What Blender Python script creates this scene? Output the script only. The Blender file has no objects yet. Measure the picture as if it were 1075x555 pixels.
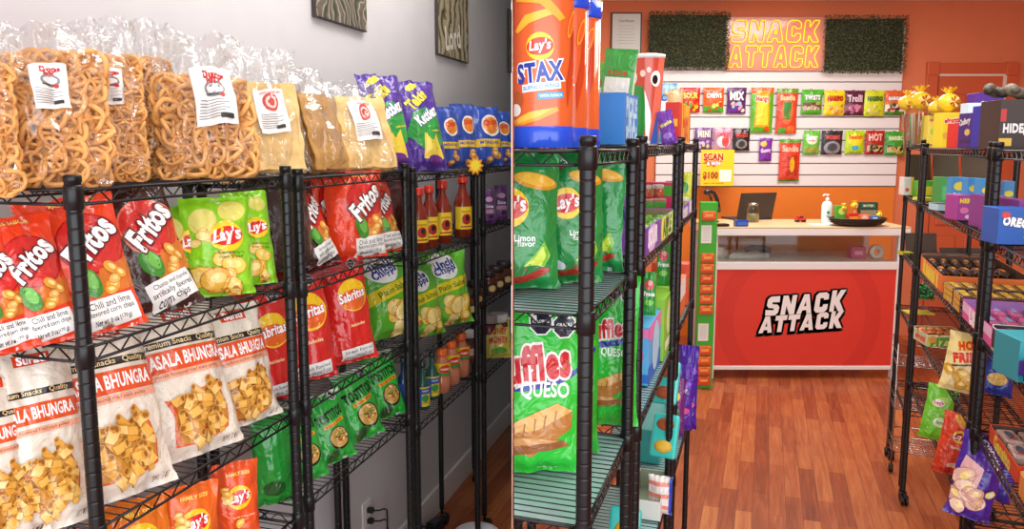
import bpy, bmesh, math, random
from mathutils import Vector, Matrix
R = math.radians
# ---------------------------------------------------------------- camera
F, CX, PY, HZ, H = 800.0, 537.5, 255.0, 154.0, 1.77
PIT = math.atan((PY - HZ) / F)
CP, SP = math.cos(PIT), math.sin(PIT)
sc = bpy.context.scene
COL = sc.collection
sc.view_settings.view_transform = 'Standard'
sc.view_settings.look = 'None'
sc.view_settings.gamma = 1.0
sc.view_settings.use_curve_mapping = False
cam = bpy.data.cameras.new('camera')
camo = bpy.data.objects.new('camera', cam)
COL.objects.link(camo)
cam.sensor_fit = 'HORIZONTAL'
cam.sensor_width = 36.0
cam.lens = F / 1075.0 * 36.0
cam.shift_y = -(277.5 - PY) / 1075.0
cam.clip_start = 0.05
camo.location = (0, 0, H)
camo.rotation_euler = (math.pi / 2 - PIT, 0, 0)
sc.camera = camo


def dep(p):
    return p[1] * CP + (H - p[2]) * SP


def on_z(px, py, z):
    k, m = (px - CX) / F, (py - PY) / F
    d = Vector((k, CP - m * SP, -SP - m * CP))
    t = (z - H) / d.z
    return Vector((d.x * t, d.y * t, z))


def on_y(px, py, y):
    k, m = (px - CX) / F, (py - PY) / F
    d = Vector((k, CP - m * SP, -SP - m * CP))
    t = y / d.y
    return Vector((d.x * t, y, H + d.z * t))


def xy_at(px, y, z):
    return Vector(((px - CX) / F * (y * CP + (H - z) * SP), y, z))


# ---------------------------------------------------------------- materials
def hexc(h):
    h = h.lstrip('#')
    c = [int(h[i:i + 2], 16) / 255 for i in (0, 2, 4)]
    return tuple(x / 12.92 if x <= .04045 else ((x + .055) / 1.055) ** 2.4 for x in c) + (1,)


_M = {}


def mat(col, kind='foil'):
    key = (col, kind)
    if key in _M:
        return _M[key]
    m = bpy.data.materials.new(kind + '_' + col.strip('#'))
    m.use_nodes = True
    nt = m.node_tree
    b = nt.nodes['Principled BSDF']
    b.inputs['Base Color'].default_value = hexc(col)
    if kind == 'foil':
        b.inputs['Roughness'].default_value = .27
        b.inputs['Coat Weight'].default_value = .35
        b.inputs['Coat Roughness'].default_value = .12
        n = nt.nodes.new('ShaderNodeTexNoise')
        n.inputs['Scale'].default_value = 22
        n.inputs['Detail'].default_value = 2.5
        n.inputs['Distortion'].default_value = .8
        tc = nt.nodes.new('ShaderNodeTexCoord')
        bp = nt.nodes.new('ShaderNodeBump')
        bp.inputs['Strength'].default_value = .5
        bp.inputs['Distance'].default_value = .02
        nt.links.new(tc.outputs['Object'], n.inputs['Vector'])
        nt.links.new(n.outputs['Fac'], bp.inputs['Height'])
        nt.links.new(bp.outputs['Normal'], b.inputs['Normal'])
        nt.links.new(bp.outputs['Normal'], b.inputs['Coat Normal'])
    elif kind == 'paper':
        b.inputs['Roughness'].default_value = .45
    elif kind == 'matte':
        b.inputs['Roughness'].default_value = .8
    elif kind == 'gloss':
        b.inputs['Roughness'].default_value = .15
        b.inputs['Coat Weight'].default_value = .3
    elif kind == 'food':
        b.inputs['Roughness'].default_value = .5
        n = nt.nodes.new('ShaderNodeTexNoise')
        n.inputs['Scale'].default_value = 60
        n.inputs['Detail'].default_value = 3
        tc = nt.nodes.new('ShaderNodeTexCoord')
        nt.links.new(tc.outputs['Object'], n.inputs['Vector'])
        mx = nt.nodes.new('ShaderNodeMix')
        mx.data_type = 'RGBA'
        c = hexc(col)
        mx.inputs[6].default_value = (c[0] * .72, c[1] * .6, c[2] * .5, 1)
        mx.inputs[7].default_value = (min(1, c[0] * 1.15), min(1, c[1] * 1.15), c[2] * 1.1, 1)
        nt.links.new(n.outputs['Fac'], mx.inputs[0])
        nt.links.new(mx.outputs[2], b.inputs['Base Color'])
        bp = nt.nodes.new('ShaderNodeBump')
        bp.inputs['Strength'].default_value = .4
        bp.inputs['Distance'].default_value = .002
        nt.links.new(n.outputs['Fac'], bp.inputs['Height'])
        nt.links.new(bp.outputs['Normal'], b.inputs['Normal'])
    elif kind == 'black':
        b.inputs['Roughness'].default_value = .32
        b.inputs['Metallic'].default_value = .2
    elif kind == 'metal':
        b.inputs['Roughness'].default_value = .25
        b.inputs['Metallic'].default_value = 1
    elif kind == 'glow':
        b.inputs['Emission Color'].default_value = hexc(col)
        b.inputs['Emission Strength'].default_value = 1.25
    elif kind == 'film' or kind == 'glass':
        nt.nodes.remove(b)
        tr = nt.nodes.new('ShaderNodeBsdfTransparent')
        gl = nt.nodes.new('ShaderNodeBsdfGlossy')
        gl.inputs['Roughness'].default_value = .075 if kind == 'film' else .03
        lw = nt.nodes.new('ShaderNodeLayerWeight')
        lw.inputs['Blend'].default_value = .35
        mp = nt.nodes.new('ShaderNodeMapRange')
        mp.inputs['To Min'].default_value = .075 if kind == 'film' else .04
        mp.inputs['To Max'].default_value = .55
        mx = nt.nodes.new('ShaderNodeMixShader')
        tr.inputs['Color'].default_value = hexc(col)
        nt.links.new(lw.outputs['Facing'], mp.inputs['Value'])
        nt.links.new(mp.outputs[0], mx.inputs[0])
        nt.links.new(tr.outputs[0], mx.inputs[1])
        nt.links.new(gl.outputs[0], mx.inputs[2])
        nt.links.new(mx.outputs[0], nt.nodes['Material Output'].inputs[0])
        if kind == 'film':
            n = nt.nodes.new('ShaderNodeTexNoise')
            n.inputs['Scale'].default_value = 11
            n.inputs['Detail'].default_value = 3
            n.inputs['Distortion'].default_value = 1.5
            tc = nt.nodes.new('ShaderNodeTexCoord')
            bp = nt.nodes.new('ShaderNodeBump')
            bp.inputs['Strength'].default_value = .9
            bp.inputs['Distance'].default_value = .03
            nt.links.new(tc.outputs['Object'], n.inputs['Vector'])
            nt.links.new(n.outputs['Fac'], bp.inputs['Height'])
            nt.links.new(bp.outputs['Normal'], gl.inputs['Normal'])
            nt.links.new(bp.outputs['Normal'], lw.inputs['Normal'])
    _M[key] = m
    return m


# ---------------------------------------------------------------- object helpers
def link(name, me, parent=None):
    o = bpy.data.objects.new(name, me)
    COL.objects.link(o)
    if parent is not None:
        o.parent = parent
    return o


def tag(o, label, cat, group=None, kind=None):
    if label: o['label'] = label
    if cat: o['category'] = cat
    if group: o['group'] = group
    if kind: o['kind'] = kind
    return o


def empty(name, loc=(0, 0, 0), yaw=0):
    o = bpy.data.objects.new(name, None)
    o.empty_display_size = .05
    COL.objects.link(o)
    o.location = loc
    o.rotation_euler = (0, 0, yaw)
    return o


class MB:
    """collects shapes (with materials) and links them as one mesh object"""

    def __init__(s):
        s.v, s.f, s.mi, s.mats, s.sm = [], [], [], [], []

    def mid(s, m):
        if m not in s.mats: s.mats.append(m)
        return s.mats.index(m)

    def add(s, vs, fs, m, smooth=False):
        b = len(s.v)
        s.v += [tuple(v) for v in vs]
        k = s.mid(m)
        for f in fs:
            s.f.append([i + b for i in f]); s.mi.append(k); s.sm.append(smooth)

    def box(s, x0, x1, y0, y1, z0, z1, m, mtx=None, bev=0):
        if bev:
            bm = bmesh.new()
            bmesh.ops.create_cube(bm, size=1)
            for v in bm.verts:
                v.co = Vector(((x0 + x1) / 2 + v.co.x * (x1 - x0), (y0 + y1) / 2 + v.co.y * (y1 - y0), (z0 + z1) / 2 + v.co.z * (z1 - z0)))
            bmesh.ops.bevel(bm, geom=bm.edges[:], offset=bev, segments=2, affect='EDGES', profile=.5)
            bm.verts.index_update()
            vs = [v.co.copy() for v in bm.verts]
            fs = [[v.index for v in f.verts] for f in bm.faces]
            bm.free()
        else:
            vs = [Vector((x, y, z)) for x in (x0, x1) for y in (y0, y1) for z in (z0, z1)]
            fs = [(0, 1, 3, 2), (4, 6, 7, 5), (0, 4, 5, 1), (2, 3, 7, 6), (0, 2, 6, 4), (1, 5, 7, 3)]
        if mtx is not None: vs = [mtx @ v for v in vs]
        s.add(vs, fs, m)

    def tube(s, pts, r, m, n=6, closed=False):
        pts = [Vector(p) for p in pts]
        L = len(pts)
        vs, fs = [], []
        up = None
        for i, p in enumerate(pts):
            a = pts[(i - 1) % L] if (closed or i) else p
            b = pts[(i + 1) % L] if (closed or i < L - 1) else p
            t = (b - a).normalized()
            if up is None:
                up = t.orthogonal().normalized()
            up = (up - t * up.dot(t))
            up = up.normalized() if up.length > 1e-6 else t.orthogonal().normalized()
            q = t.cross(up)
            for j in range(n):
                an = 2 * math.pi * j / n
                vs.append(p + (up * math.cos(an) + q * math.sin(an)) * r)
        for i in range(L if closed else L - 1):
            for j in range(n):
                a, b = i * n + j, i * n + (j + 1) % n
                c, d = ((i + 1) % L) * n + (j + 1) % n, ((i + 1) % L) * n + j
                fs.append((a, b, c, d))
        if not closed:
            fs.append(tuple(range(n))[::-1]); fs.append(tuple((L - 1) * n + j for j in range(n)))
        s.add(vs, fs, m, True)

    def lathe(s, prof, m, n=20, c=(0, 0, 0), sx=1, sy=1, mtx=None, caps=True):
        vs, fs = [], []
        for r, z in prof:
            for j in range(n):
                a = 2 * math.pi * j / n
                vs.append(Vector((c[0] + r * math.cos(a) * sx, c[1] + r * math.sin(a) * sy, c[2] + z)))
        for i in range(len(prof) - 1):
            for j in range(n):
                k = (j + 1) % n
                fs.append((i * n + j, i * n + k, (i + 1) * n + k, (i + 1) * n + j))
        if mtx is not None: vs = [mtx @ v for v in vs]
        s.add(vs, fs, m, True)
        if caps:
            b = len(s.v) - len(vs)
            k = s.mid(m)
            s.f.append([b + j for j in range(n)][::-1]); s.mi.append(k); s.sm.append(False)
            e = b + (len(prof) - 1) * n
            s.f.append([e + j for j in range(n)]); s.mi.append(k); s.sm.append(False)

    def ball(s, c, r, m, sx=1, sy=1, sz=1, n=10, mtx=None):
        prof = [(max(1e-4, math.sin(math.pi * i / n)) * r, -math.cos(math.pi * i / n) * r * sz) for i in range(n + 1)]
        s.lathe(prof, m, n=max(8, n), c=c, sx=sx, sy=sy, mtx=mtx, caps=False)

    def build(s, name, parent=None):
        me = bpy.data.meshes.new(name)
        me.from_pydata(s.v, [], s.f)
        for m in s.mats: me.materials.append(m)
        me.polygons.foreach_set('material_index', s.mi)
        me.polygons.foreach_set('use_smooth', s.sm)
        me.update()
        return link(name, me, parent)


# ---------------------------------------------------------------- decals
_T = {}


def text2d(s, bold=0.0, shear=0.0, space=1.0, lines=1.0):
    key = (s, bold, shear, space)
    if key in _T: return _T[key]
    cu = bpy.data.curves.new('t', 'FONT')
    cu.body = s
    cu.offset = bold
    cu.shear = shear
    cu.space_character = space
    cu.space_line = .85
    cu.align_x = 'CENTER'
    cu.resolution_u = 3
    cu.fill_mode = 'FRONT'
    o = bpy.data.objects.new('t', cu)
    COL.objects.link(o)
    dg = bpy.context.evaluated_depsgraph_get()
    dg.update()
    me = o.evaluated_get(dg).to_mesh()
    vs = [(v.co.x, v.co.y) for v in me.vertices]
    fs = [tuple(p.vertices) for p in me.polygons]
    o.evaluated_get(dg).to_mesh_clear()
    bpy.data.objects.remove(o)
    bpy.data.curves.remove(cu)
    _T[key] = (vs, fs)
    return _T[key]


def shape2d(d, W, Hh):
    """a decal spec -> list of (verts, faces, colour) in panel metres. x: -.5...5 of W, y: 0..1 of H, sizes in W"""
    k = d[0]
    out = []
    if k == 'r':      # r, x, y, w, h, col, rot
        _, x, y, w, h, c = d[:6]
        rot = R(d[6]) if len(d) > 6 else 0
        ps = [(-w / 2, -h / 2), (w / 2, -h / 2), (w / 2, h / 2), (-w / 2, h / 2)]
    elif k == 'e':    # e, x, y, rx, ry, col, rot
        _, x, y, rx, ry, c = d[:6]
        rot = R(d[6]) if len(d) > 6 else 0
        ps = [(rx * math.cos(a * math.pi / 12), ry * math.sin(a * math.pi / 12)) for a in range(24)]
    elif k == 'p':    # p, x, y, pts, col, rot
        _, x, y, ps, c = d[:5]
        rot = R(d[5]) if len(d) > 5 else 0
    elif k == 't':    # t, x, y, string, width, col, rot, bold, hscale, outline, shear
        _, x, y, s, w, c = d[:6]
        rot = R(d[6]) if len(d) > 6 else 0
        bold = d[7] if len(d) > 7 else .02
        hs = d[8] if len(d) > 8 else 1
        ol = d[9] if len(d) > 9 else None
        sh = d[10] if len(d) > 10 else 0
        vs, fs = text2d(s, bold, sh, 1 + bold * 2)
        xs = [v[0] for v in vs]; ys = [v[1] for v in vs]
        cx_, cy_ = (min(xs) + max(xs)) / 2, (min(ys) + max(ys)) / 2
        q = w / (max(xs) - min(xs))
        jobs = [(vs, fs, c)]
        if ol:
            v2, f2 = text2d(s, bold + .055, sh, 1 + bold * 2)
            jobs.insert(0, (v2, f2, ol))
        for vv, ff, cc in jobs:
            pts = []
            for a, b in vv:
                a, b = (a - cx_) * q, (b - cy_) * q * hs
                pts.append(((x + a * math.cos(rot) - b * math.sin(rot)) * W, y * Hh + (a * math.sin(rot) + b * math.cos(rot)) * W))
            out.append((pts, ff, cc))
        return out
    pts = [((x + a * math.cos(rot) - b * math.sin(rot)) * W, y * Hh + (a * math.sin(rot) + b * math.cos(rot)) * W) for a, b in ps]
    return [(pts, [tuple(range(len(pts)))], c)]


def slice2d(pts, faces, gx, gy, x0, x1, y0, y1):
    bm = bmesh.new()
    vs = [bm.verts.new((p[0], p[1], 0)) for p in pts]
    for f in faces:
        try: bm.faces.new([vs[i] for i in f])
        except ValueError: pass
    def cut(co, no, outer=False):
        g = bm.verts[:] + bm.edges[:] + bm.faces[:]
        bmesh.ops.bisect_plane(bm, geom=g, plane_co=co, plane_no=no, clear_outer=outer, dist=1e-7)
    xs = [p[0] for p in pts]; ys = [p[1] for p in pts]
    if max(xs) > x1: cut((x1, 0, 0), (1, 0, 0), True)
    if min(xs) < x0: cut((x0, 0, 0), (-1, 0, 0), True)
    if max(ys) > y1: cut((0, y1, 0), (0, 1, 0), True)
    if min(ys) < y0: cut((0, y0, 0), (0, -1, 0), True)
    if gx:
        i = math.ceil((max(min(xs), x0) + 1e-6) / gx)
        while i * gx < min(max(xs), x1) - 1e-6:
            cut((i * gx, 0, 0), (1, 0, 0)); i += 1
    if gy:
        i = math.ceil((max(min(ys), y0) + 1e-6) / gy)
        while i * gy < min(max(ys), y1) - 1e-6:
            cut((0, i * gy, 0), (0, 1, 0)); i += 1
    bm.verts.index_update()
    o = ([(v.co.x, v.co.y) for v in bm.verts], [[v.index for v in f.verts] for f in bm.faces])
    bm.free()
    return o


def put_decals(mb, decals, surf, W, Hh, kind='foil', gx=0, gy=0, lift0=.0004, dl=.00014, margin=1.0):
    L = 0
    nl = sum(1 for d in decals if d[-1] != 'flat') + 2
    dl = min(dl, .006 / nl)
    was = False
    for d in decals:
        fl = d[-1] == 'flat'
        if was and not fl: L += 1
        was = fl
        if fl: d = d[:-1]
        for pts, fs, c in shape2d(d, W, Hh):
            p2, f2 = slice2d(pts, fs, gx, gy, -W / 2 * margin, W / 2 * margin, 0.0, Hh)
            if not f2: continue
            li = lift0 + dl * L
            if not fl: L += 1
            vs = [surf(a, b, li) for a, b in p2]
            mb.add(vs, f2, mat(c, kind), bool(gx))


# ---------------------------------------------------------------- bags
class BagSurf:
    def __init__(s, W, Hh, T, seed, nu=22, nv=30, belly=.42, wr=1.0, crimp=.035, slump=0.0, topfold=0.0):
        rnd = random.Random(seed)
        s.W, s.H, s.nu, s.nv = W, Hh, nu, nv
        ph = [rnd.uniform(0, 6.28) for _ in range(10)]
        tx = rnd.uniform(-.025, .025) * W
        s.fr = [[None] * (nu + 1) for _ in range(nv + 1)]
        s.bk = [[None] * (nu + 1) for _ in range(nv + 1)]
        for j in range(nv + 1):
            v = j / nv
            vv = v ** (math.log(.5) / math.log(belly))
            e = max(0, 1 - abs(2 * vv - 1) ** 2.6) ** .62
            if v < crimp or v > 1 - crimp: e = 0
            edge = math.exp(-min(v, 1 - v) / .13)
            for i in range(nu + 1):
                u = 2 * i / nu - 1
                dd = max(0, 1 - abs(u) ** 2.3) ** .8
                x = u * W / 2 * (1 - .075 * e + .012 * math.sin(9 * v + ph[0]) + .01 * math.sin(23 * v + ph[1]))
                x += tx * max(0, v - .7) / .3
                w1 = T * wr * (.10 * edge * math.sin(u * 6.5 + ph[2]) + .05 * edge * math.sin(u * 14 + ph[3])
                               + .035 * math.sin(u * 4 + v * 7 + ph[4]) + .03 * math.sin(-u * 7 + v * 12 + ph[5])
                               + .02 * math.sin(u * 17 + v * 5 + ph[6]) + .02 * (1 - abs(dd)) * math.sin(v * 26 + ph[7]))
                z = v * Hh + slump * W * (u * u - .3) * v
                y0 = topfold * T * max(0, v - .8) / .2
                s.fr[j][i] = Vector((x, -T / 2 * e * dd + w1 + y0, z))
                s.bk[j][i] = Vector((x, T / 2 * e * dd + w1 * .9 + y0 + .0006, z))

    def __call__(s, x, y, lift):
        fu = min(max((x / s.W + .5) * s.nu, 0), s.nu - 1e-6)
        fv = min(max(y / s.H * s.nv, 0), s.nv - 1e-6)
        i, j = int(fu), int(fv)
        a, b = fu - i, fv - j
        g = s.fr
        p = (g[j][i] * (1 - a) + g[j][i + 1] * a) * (1 - b) + (g[j + 1][i] * (1 - a) + g[j + 1][i + 1] * a) * b
        n = (g[j][i + 1] - g[j][i]).cross(g[j + 1][i] - g[j][i]).normalized()
        return p + n * lift

    def emit(s, mb, m, mback=None):
        nu, nv = s.nu, s.nv
        vs = [s.fr[j][i] for j in range(nv + 1) for i in range(nu + 1)]
        fs = [(j * (nu + 1) + i, j * (nu + 1) + i + 1, (j + 1) * (nu + 1) + i + 1, (j + 1) * (nu + 1) + i) for j in range(nv) for i in range(nu)]
        mb.add(vs, fs, m, True)
        vs = [s.bk[j][i] for j in range(nv + 1) for i in range(nu + 1)]
        fs = [f[::-1] for f in fs]
        mb.add(vs, fs, mback or m, True)
        # side gussets closing front to back
        for i in (0, nu):
            vs = [s.fr[j][i] for j in range(nv + 1)] + [s.bk[j][i] for j in range(nv + 1)]
            fs = [(j, nv + 1 + j, nv + 2 + j, j + 1) for j in range(nv)]
            if i: fs = [f[::-1] for f in fs]
            mb.add(vs, fs, mback or m, True)


def place(o, loc, yaw=0, lean=0, roll=0):
    m = Matrix.Translation(loc) @ Matrix.Rotation(R(yaw), 4, 'Z') @ Matrix.Rotation(-R(lean), 4, 'X') @ Matrix.Rotation(R(roll), 4, 'Y')
    o.matrix_world = m
    return o


def clip_tree(o, side):
    """trim what would pass through the partition (x=0); side +1 keeps x>0"""
    for q in [o] + list(o.children_recursive):
        if q.type != 'MESH': continue
        mw = Matrix.Identity(4)
        p = q
        while p is not None:
            mw = p.matrix_basis @ mw
            p = p.parent
        if min((mw @ v.co).x * side for v in q.data.vertices) > .004: continue
        q.data = q.data.copy()
        bm = bmesh.new(); bm.from_mesh(q.data)
        inv = mw.inverted()
        co = inv @ Vector((.004 * side, 0, 0))
        no = (mw.to_3x3().transposed() @ Vector((-side, 0, 0))).normalized()
        bmesh.ops.bisect_plane(bm, geom=bm.verts[:] + bm.edges[:] + bm.faces[:], plane_co=co, plane_no=no, clear_outer=True)
        bm.to_mesh(q.data); bm.free()


def make_bag(name, W, Hh, T, base, decals, seed=0, sticker=None, back=None, gz=None, **kw):
    s = BagSurf(W, Hh, T, seed, **kw)
    mb = MB()
    s.emit(mb, mat(base), mat(back) if back else None)
    # crimped seals
    g = (W / s.nu, Hh / s.nv)
    put_decals(mb, decals, s, W, Hh, 'foil', g[0], g[1])
    o = mb.build(name)
    if sticker:
        mb = MB()
        put_decals(mb, sticker, s, W, Hh, 'paper', g[0], g[1], lift0=.0025)
        mb.build('sticker', o)
    return o


def apparent(px, y, z, yaw, wpx):
    """real width whose face spans wpx pixels when turned by yaw"""
    p = xy_at(px, y, z)
    k = p.x / max(.1, dep(p))
    return wpx * dep(p) / F / max(.35, math.cos(R(yaw)) - k * math.sin(R(yaw)))


# ---------------------------------------------------------------- racks
BLK = mat('#141417', 'black')


class Rack:
    """P0 near front corner, u along the front, w towards the back; levels in metres above the floor"""

    def __init__(s, P0, P1, D, side, levels, label, top=.022, r=.0125, liner=None, height=None, clipside=0, truss=.026, name='wire_shelving_rack', caster=True, m=None, nopost=False):
        s.P0, s.P1 = Vector((P0[0], P0[1])), Vector((P1[0], P1[1]))
        s.L = (s.P1 - s.P0).length
        s.u = (s.P1 - s.P0) / s.L
        s.w = Vector((-s.u.y, s.u.x)) * side
        s.D, s.lv = D, levels
        s.amax = 99.0
        m = m or BLK
        root = empty(name, (s.P0.x, s.P0.y, 0))
        tag(root, label, 'shelving rack')
        s.root = root
        o0 = Vector((s.P0.x, s.P0.y, 0))
        def V(a, b, z): return Vector((s.P0.x + s.u.x * a + s.w.x * b, s.P0.y + s.u.y * a + s.w.y * b, z)) - o0
        s.V = V
        zt = (height or max(levels)) + top
        rr = r
        for a in (rr, s.L - rr):
            for b in (rr, D - rr):
                if nopost and a < s.L / 2 and b > D / 2: continue
                c = V(a, b, 0)
                prof = [(rr, .075)]
                z = .09
                while z < zt - .03:
                    prof += [(rr, z - .003), (rr, z - .0012), (rr * .93, z - .0006), (rr * .93, z + .0006), (rr, z + .0012), (rr, z + .003)]
                    z += .0254
                prof += [(rr, zt - .012), (rr * 1.1, zt - .011), (rr * 1.1, zt - .002), (rr * .9, zt)]
                mb = MB()
                mb.lathe(prof, m, n=14, c=c)
                p = mb.build('post', root)
                if caster:
                    mb = MB()
                    mb.lathe([(.006, .05), (.006, .08)], m, n=8, c=c)
                    mt = Matrix.Translation(c + Vector((.012, 0, .027))) @ Matrix.Rotation(R(90), 4, 'Y') @ Matrix.Rotation(R(20), 4, 'X')
                    for zz in (-.016, .004):
                        mb.lathe([(.01, zz), (.024, zz), (.027, zz + .003), (.027, zz + .009), (.024, zz + .012), (.01, zz + .012)], m, n=18, mtx=mt)
                    mb.box(-.012, .012, -.02, .012, .035, .055, m, Matrix.Translation(c + Vector((.012, 0, 0))), bev=.004)
                    mb.build('caster', p)
        for z in levels:
            mb = MB()
            A, B, C, Dd = V(rr, rr, z), V(s.L - rr, rr, z), V(s.L - rr, D - rr, z), V(rr, D - rr, z)
            wr = .0028
            lo = Vector((0, 0, -truss))
            for p, q in ((A, B), (B, C), (C, Dd), (Dd, A)):
                mb.tube([p - Vector((0, 0, wr)), q - Vector((0, 0, wr))], wr, m, n=6)
                mb.tube([p + lo, q + lo], wr, m, n=6)
                n = max(2, round((q - p).length / (truss * 2.0)))
                pts = []
                for i in range(2 * n + 1):
                    t = .5 * i / n
                    pts.append(p + (q - p) * t + (lo if i % 2 else Vector((0, 0, -wr))))
                mb.tube(pts, .0019, m, n=5)
            # mat wires
            n = int(s.L / .022)
            for i in range(1, n):
                a = s.L * i / n
                mb.tube([V(a, rr, z - .003), V(a, D - rr, z - .003)], .0013, m, n=4)
            for b in (.33, .66):
                mb.tube([V(rr, D * b, z - .006), V(s.L - rr, D * b, z - .006)], .0025, m, n=5)
            # split sleeves at the corners
            for c in (V(rr, rr, z), V(s.L - rr, rr, z), V(s.L - rr, D - rr, z)) + (() if nopost else (V(rr, D - rr, z),)):
                mb.lathe([(rr * 1.05, -.034), (rr * 1.24, -.032), (rr * 1.2, -.004), (rr * 1.16, .003), (rr * 1.0, .006)], m, n=14, c=c)
            sh = mb.build('shelf', root)
            if liner:
                lb = MB()
                e = .012
                q = [V(e, e, z), V(s.L - e, e, z), V(s.L - e, D - e, z), V(e, D - e, z)]
                up = Vector((0, 0, .0012)); q = [p - Vector((0, 0, .0048)) for p in q]
                lb.add(q + [p + up for p in q], [(0, 3, 2, 1), (4, 5, 6, 7), (0, 1, 5, 4), (1, 2, 6, 5), (2, 3, 7, 6), (3, 0, 4, 7)], liner)
                lb.build('liner', sh)
        if clipside: clip_tree(root, clipside)

    def at(s, px, t, lev):
        """world point on shelf lev whose image column is px, t behind the front edge"""
        z = s.lv[lev] if isinstance(lev, int) else lev
        k = (px - CX) / F
        bx, by = s.P0.x + s.w.x * t, s.P0.y + s.w.y * t
        # bx+ux a = k((by+uy a)CP+(H-z)SP)
        a = (k * (by * CP + (H - z) * SP) - bx) / (s.u.x - k * s.u.y * CP)
        if a > s.amax and t > .012: return s.at(px, t - .008, lev)
        a = min(a, s.amax)
        return Vector((bx + s.u.x * a, by + s.u.y * a, z + .0015))
# ================================================================ THE ROOM
sc.view_settings.exposure = 0.0
world = bpy.data.worlds.new('world')
sc.world = world
world.use_nodes = True
world.node_tree.nodes['Background'].inputs['Color'].default_value = (.86, .93, 1, 1)
world.node_tree.nodes['Background'].inputs['Strength'].default_value = 1.5


def wood_floor():
    m = bpy.data.materials.new('laminate_planks')
    m.use_nodes = True
    nt = m.node_tree
    b = nt.nodes['Principled BSDF']
    tc = nt.nodes.new('ShaderNodeTexCoord')
    mp = nt.nodes.new('ShaderNodeMapping')
    mp.inputs['Rotation'].default_value = (0, 0, R(90 + 18.4))
    br = nt.nodes.new('ShaderNodeTexBrick')
    br.inputs['Scale'].default_value = 1
    br.inputs['Brick Width'].default_value = .62
    br.inputs['Row Height'].default_value = .078
    br.inputs['Mortar Size'].default_value = .0012
    br.inputs['Mortar Smooth'].default_value = .2
    br.inputs['Color1'].default_value = (0, 0, 0, 1)
    br.inputs['Color2'].default_value = (1, 1, 1, 1)
    br.inputs['Mortar'].default_value = (0, 0, 0, 1)
    br.offset = .37
    br.offset_frequency = 2
    nt.links.new(tc.outputs['Object'], mp.inputs[0])
    nt.links.new(mp.outputs[0], br.inputs['Vector'])
    m2 = nt.nodes.new('ShaderNodeMapping')
    m2.inputs['Scale'].default_value = (2.2, 26, 1)
    nt.links.new(mp.outputs[0], m2.inputs[0])
    n = nt.nodes.new('ShaderNodeTexNoise')
    n.inputs['Scale'].default_value = 1.5
    n.inputs['Detail'].default_value = 5
    n.inputs['Distortion'].default_value = 1.2
    nt.links.new(m2.outputs[0], n.inputs['Vector'])
    ad = nt.nodes.new('ShaderNodeMath'); ad.operation = 'MULTIPLY_ADD'
    ad.inputs[1].default_value = .42; ad.inputs[2].default_value = .0
    nt.links.new(br.outputs['Color'], ad.inputs[0])
    ad2 = nt.nodes.new('ShaderNodeMath'); ad2.operation = 'MULTIPLY_ADD'
    ad2.inputs[1].default_value = .75
    nt.links.new(n.outputs['Fac'], ad2.inputs[0]); nt.links.new(ad.outputs[0], ad2.inputs[2])
    cr = nt.nodes.new('ShaderNodeValToRGB')
    e = cr.color_ramp.elements
    e[0].position = .22; e[0].color = hexc('#682c16')
    e[1].position = .95; e[1].color = hexc('#c07a46')
    k = cr.color_ramp.elements.new(.52); k.color = hexc('#964c2a')
    k = cr.color_ramp.elements.new(.7); k.color = hexc('#aa6036')
    nt.links.new(ad2.outputs[0], cr.inputs[0])
    mx = nt.nodes.new('ShaderNodeMix'); mx.data_type = 'RGBA'
    mx.inputs[7].default_value = hexc('#5e2612')
    nt.links.new(br.outputs['Fac'], mx.inputs[0]); nt.links.new(cr.outputs[0], mx.inputs[6])
    nt.links.new(mx.outputs[2], b.inputs['Base Color'])
    b.inputs['Roughness'].default_value = .34
    return m


def plaster(col, name, rough=.85, s=9, amt=.04):
    m = bpy.data.materials.new(name)
    m.use_nodes = True
    nt = m.node_tree
    b = nt.nodes['Principled BSDF']
    b.inputs['Roughness'].default_value = rough
    n = nt.nodes.new('ShaderNodeTexNoise'); n.inputs['Scale'].default_value = s
    tc = nt.nodes.new('ShaderNodeTexCoord')
    nt.links.new(tc.outputs['Object'], n.inputs['Vector'])
    c = hexc(col)
    mx = nt.nodes.new('ShaderNodeMix'); mx.data_type = 'RGBA'
    mx.inputs[6].default_value = tuple(x * (1 - amt) for x in c[:3]) + (1,)
    mx.inputs[7].default_value = tuple(min(1, x * (1 + amt)) for x in c[:3]) + (1,)
    nt.links.new(n.outputs['Fac'], mx.inputs[0]); nt.links.new(mx.outputs[2], b.inputs['Base Color'])
    return m


WHITEW = plaster('#cfcdd0', 'white_wall_paint')
ORANGE = plaster('#d57850', 'orange_wall_paint')
CEILM = plaster('#e8e2da', 'ceiling_paint')
TRIMW = mat('#e8e6e4', 'paper')

LD = Vector((.2906, 1.0)).normalized()          # direction of the left wall and racks
LW = Vector((-LD.y, LD.x))
# left wall: a slab behind the left racks, meeting the partition at x = 0
wp = Vector((-1.345, .10))      # filled below
FRONT0 = Vector((-.683, 1.225))  # front-left post of the first left rack
wall0 = FRONT0 + LW * .345


def slab(name, a, b, z0, z1, th, m, side=1, kind='structure'):
    a, b = Vector(a), Vector(b)
    d = (b - a).normalized(); n = Vector((-d.y, d.x)) * side * th
    vs = []
    for z in (z0, z1):
        for p in (a, b, b + n, a + n): vs.append((p.x, p.y, z))
    mb = MB()
    mb.add(vs, [(0, 1, 2, 3), (4, 7, 6, 5), (0, 4, 5, 1), (1, 5, 6, 2), (2, 6, 7, 3), (3, 7, 4, 0)], m)
    o = mb.build(name)
    o['kind'] = kind
    return o


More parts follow.
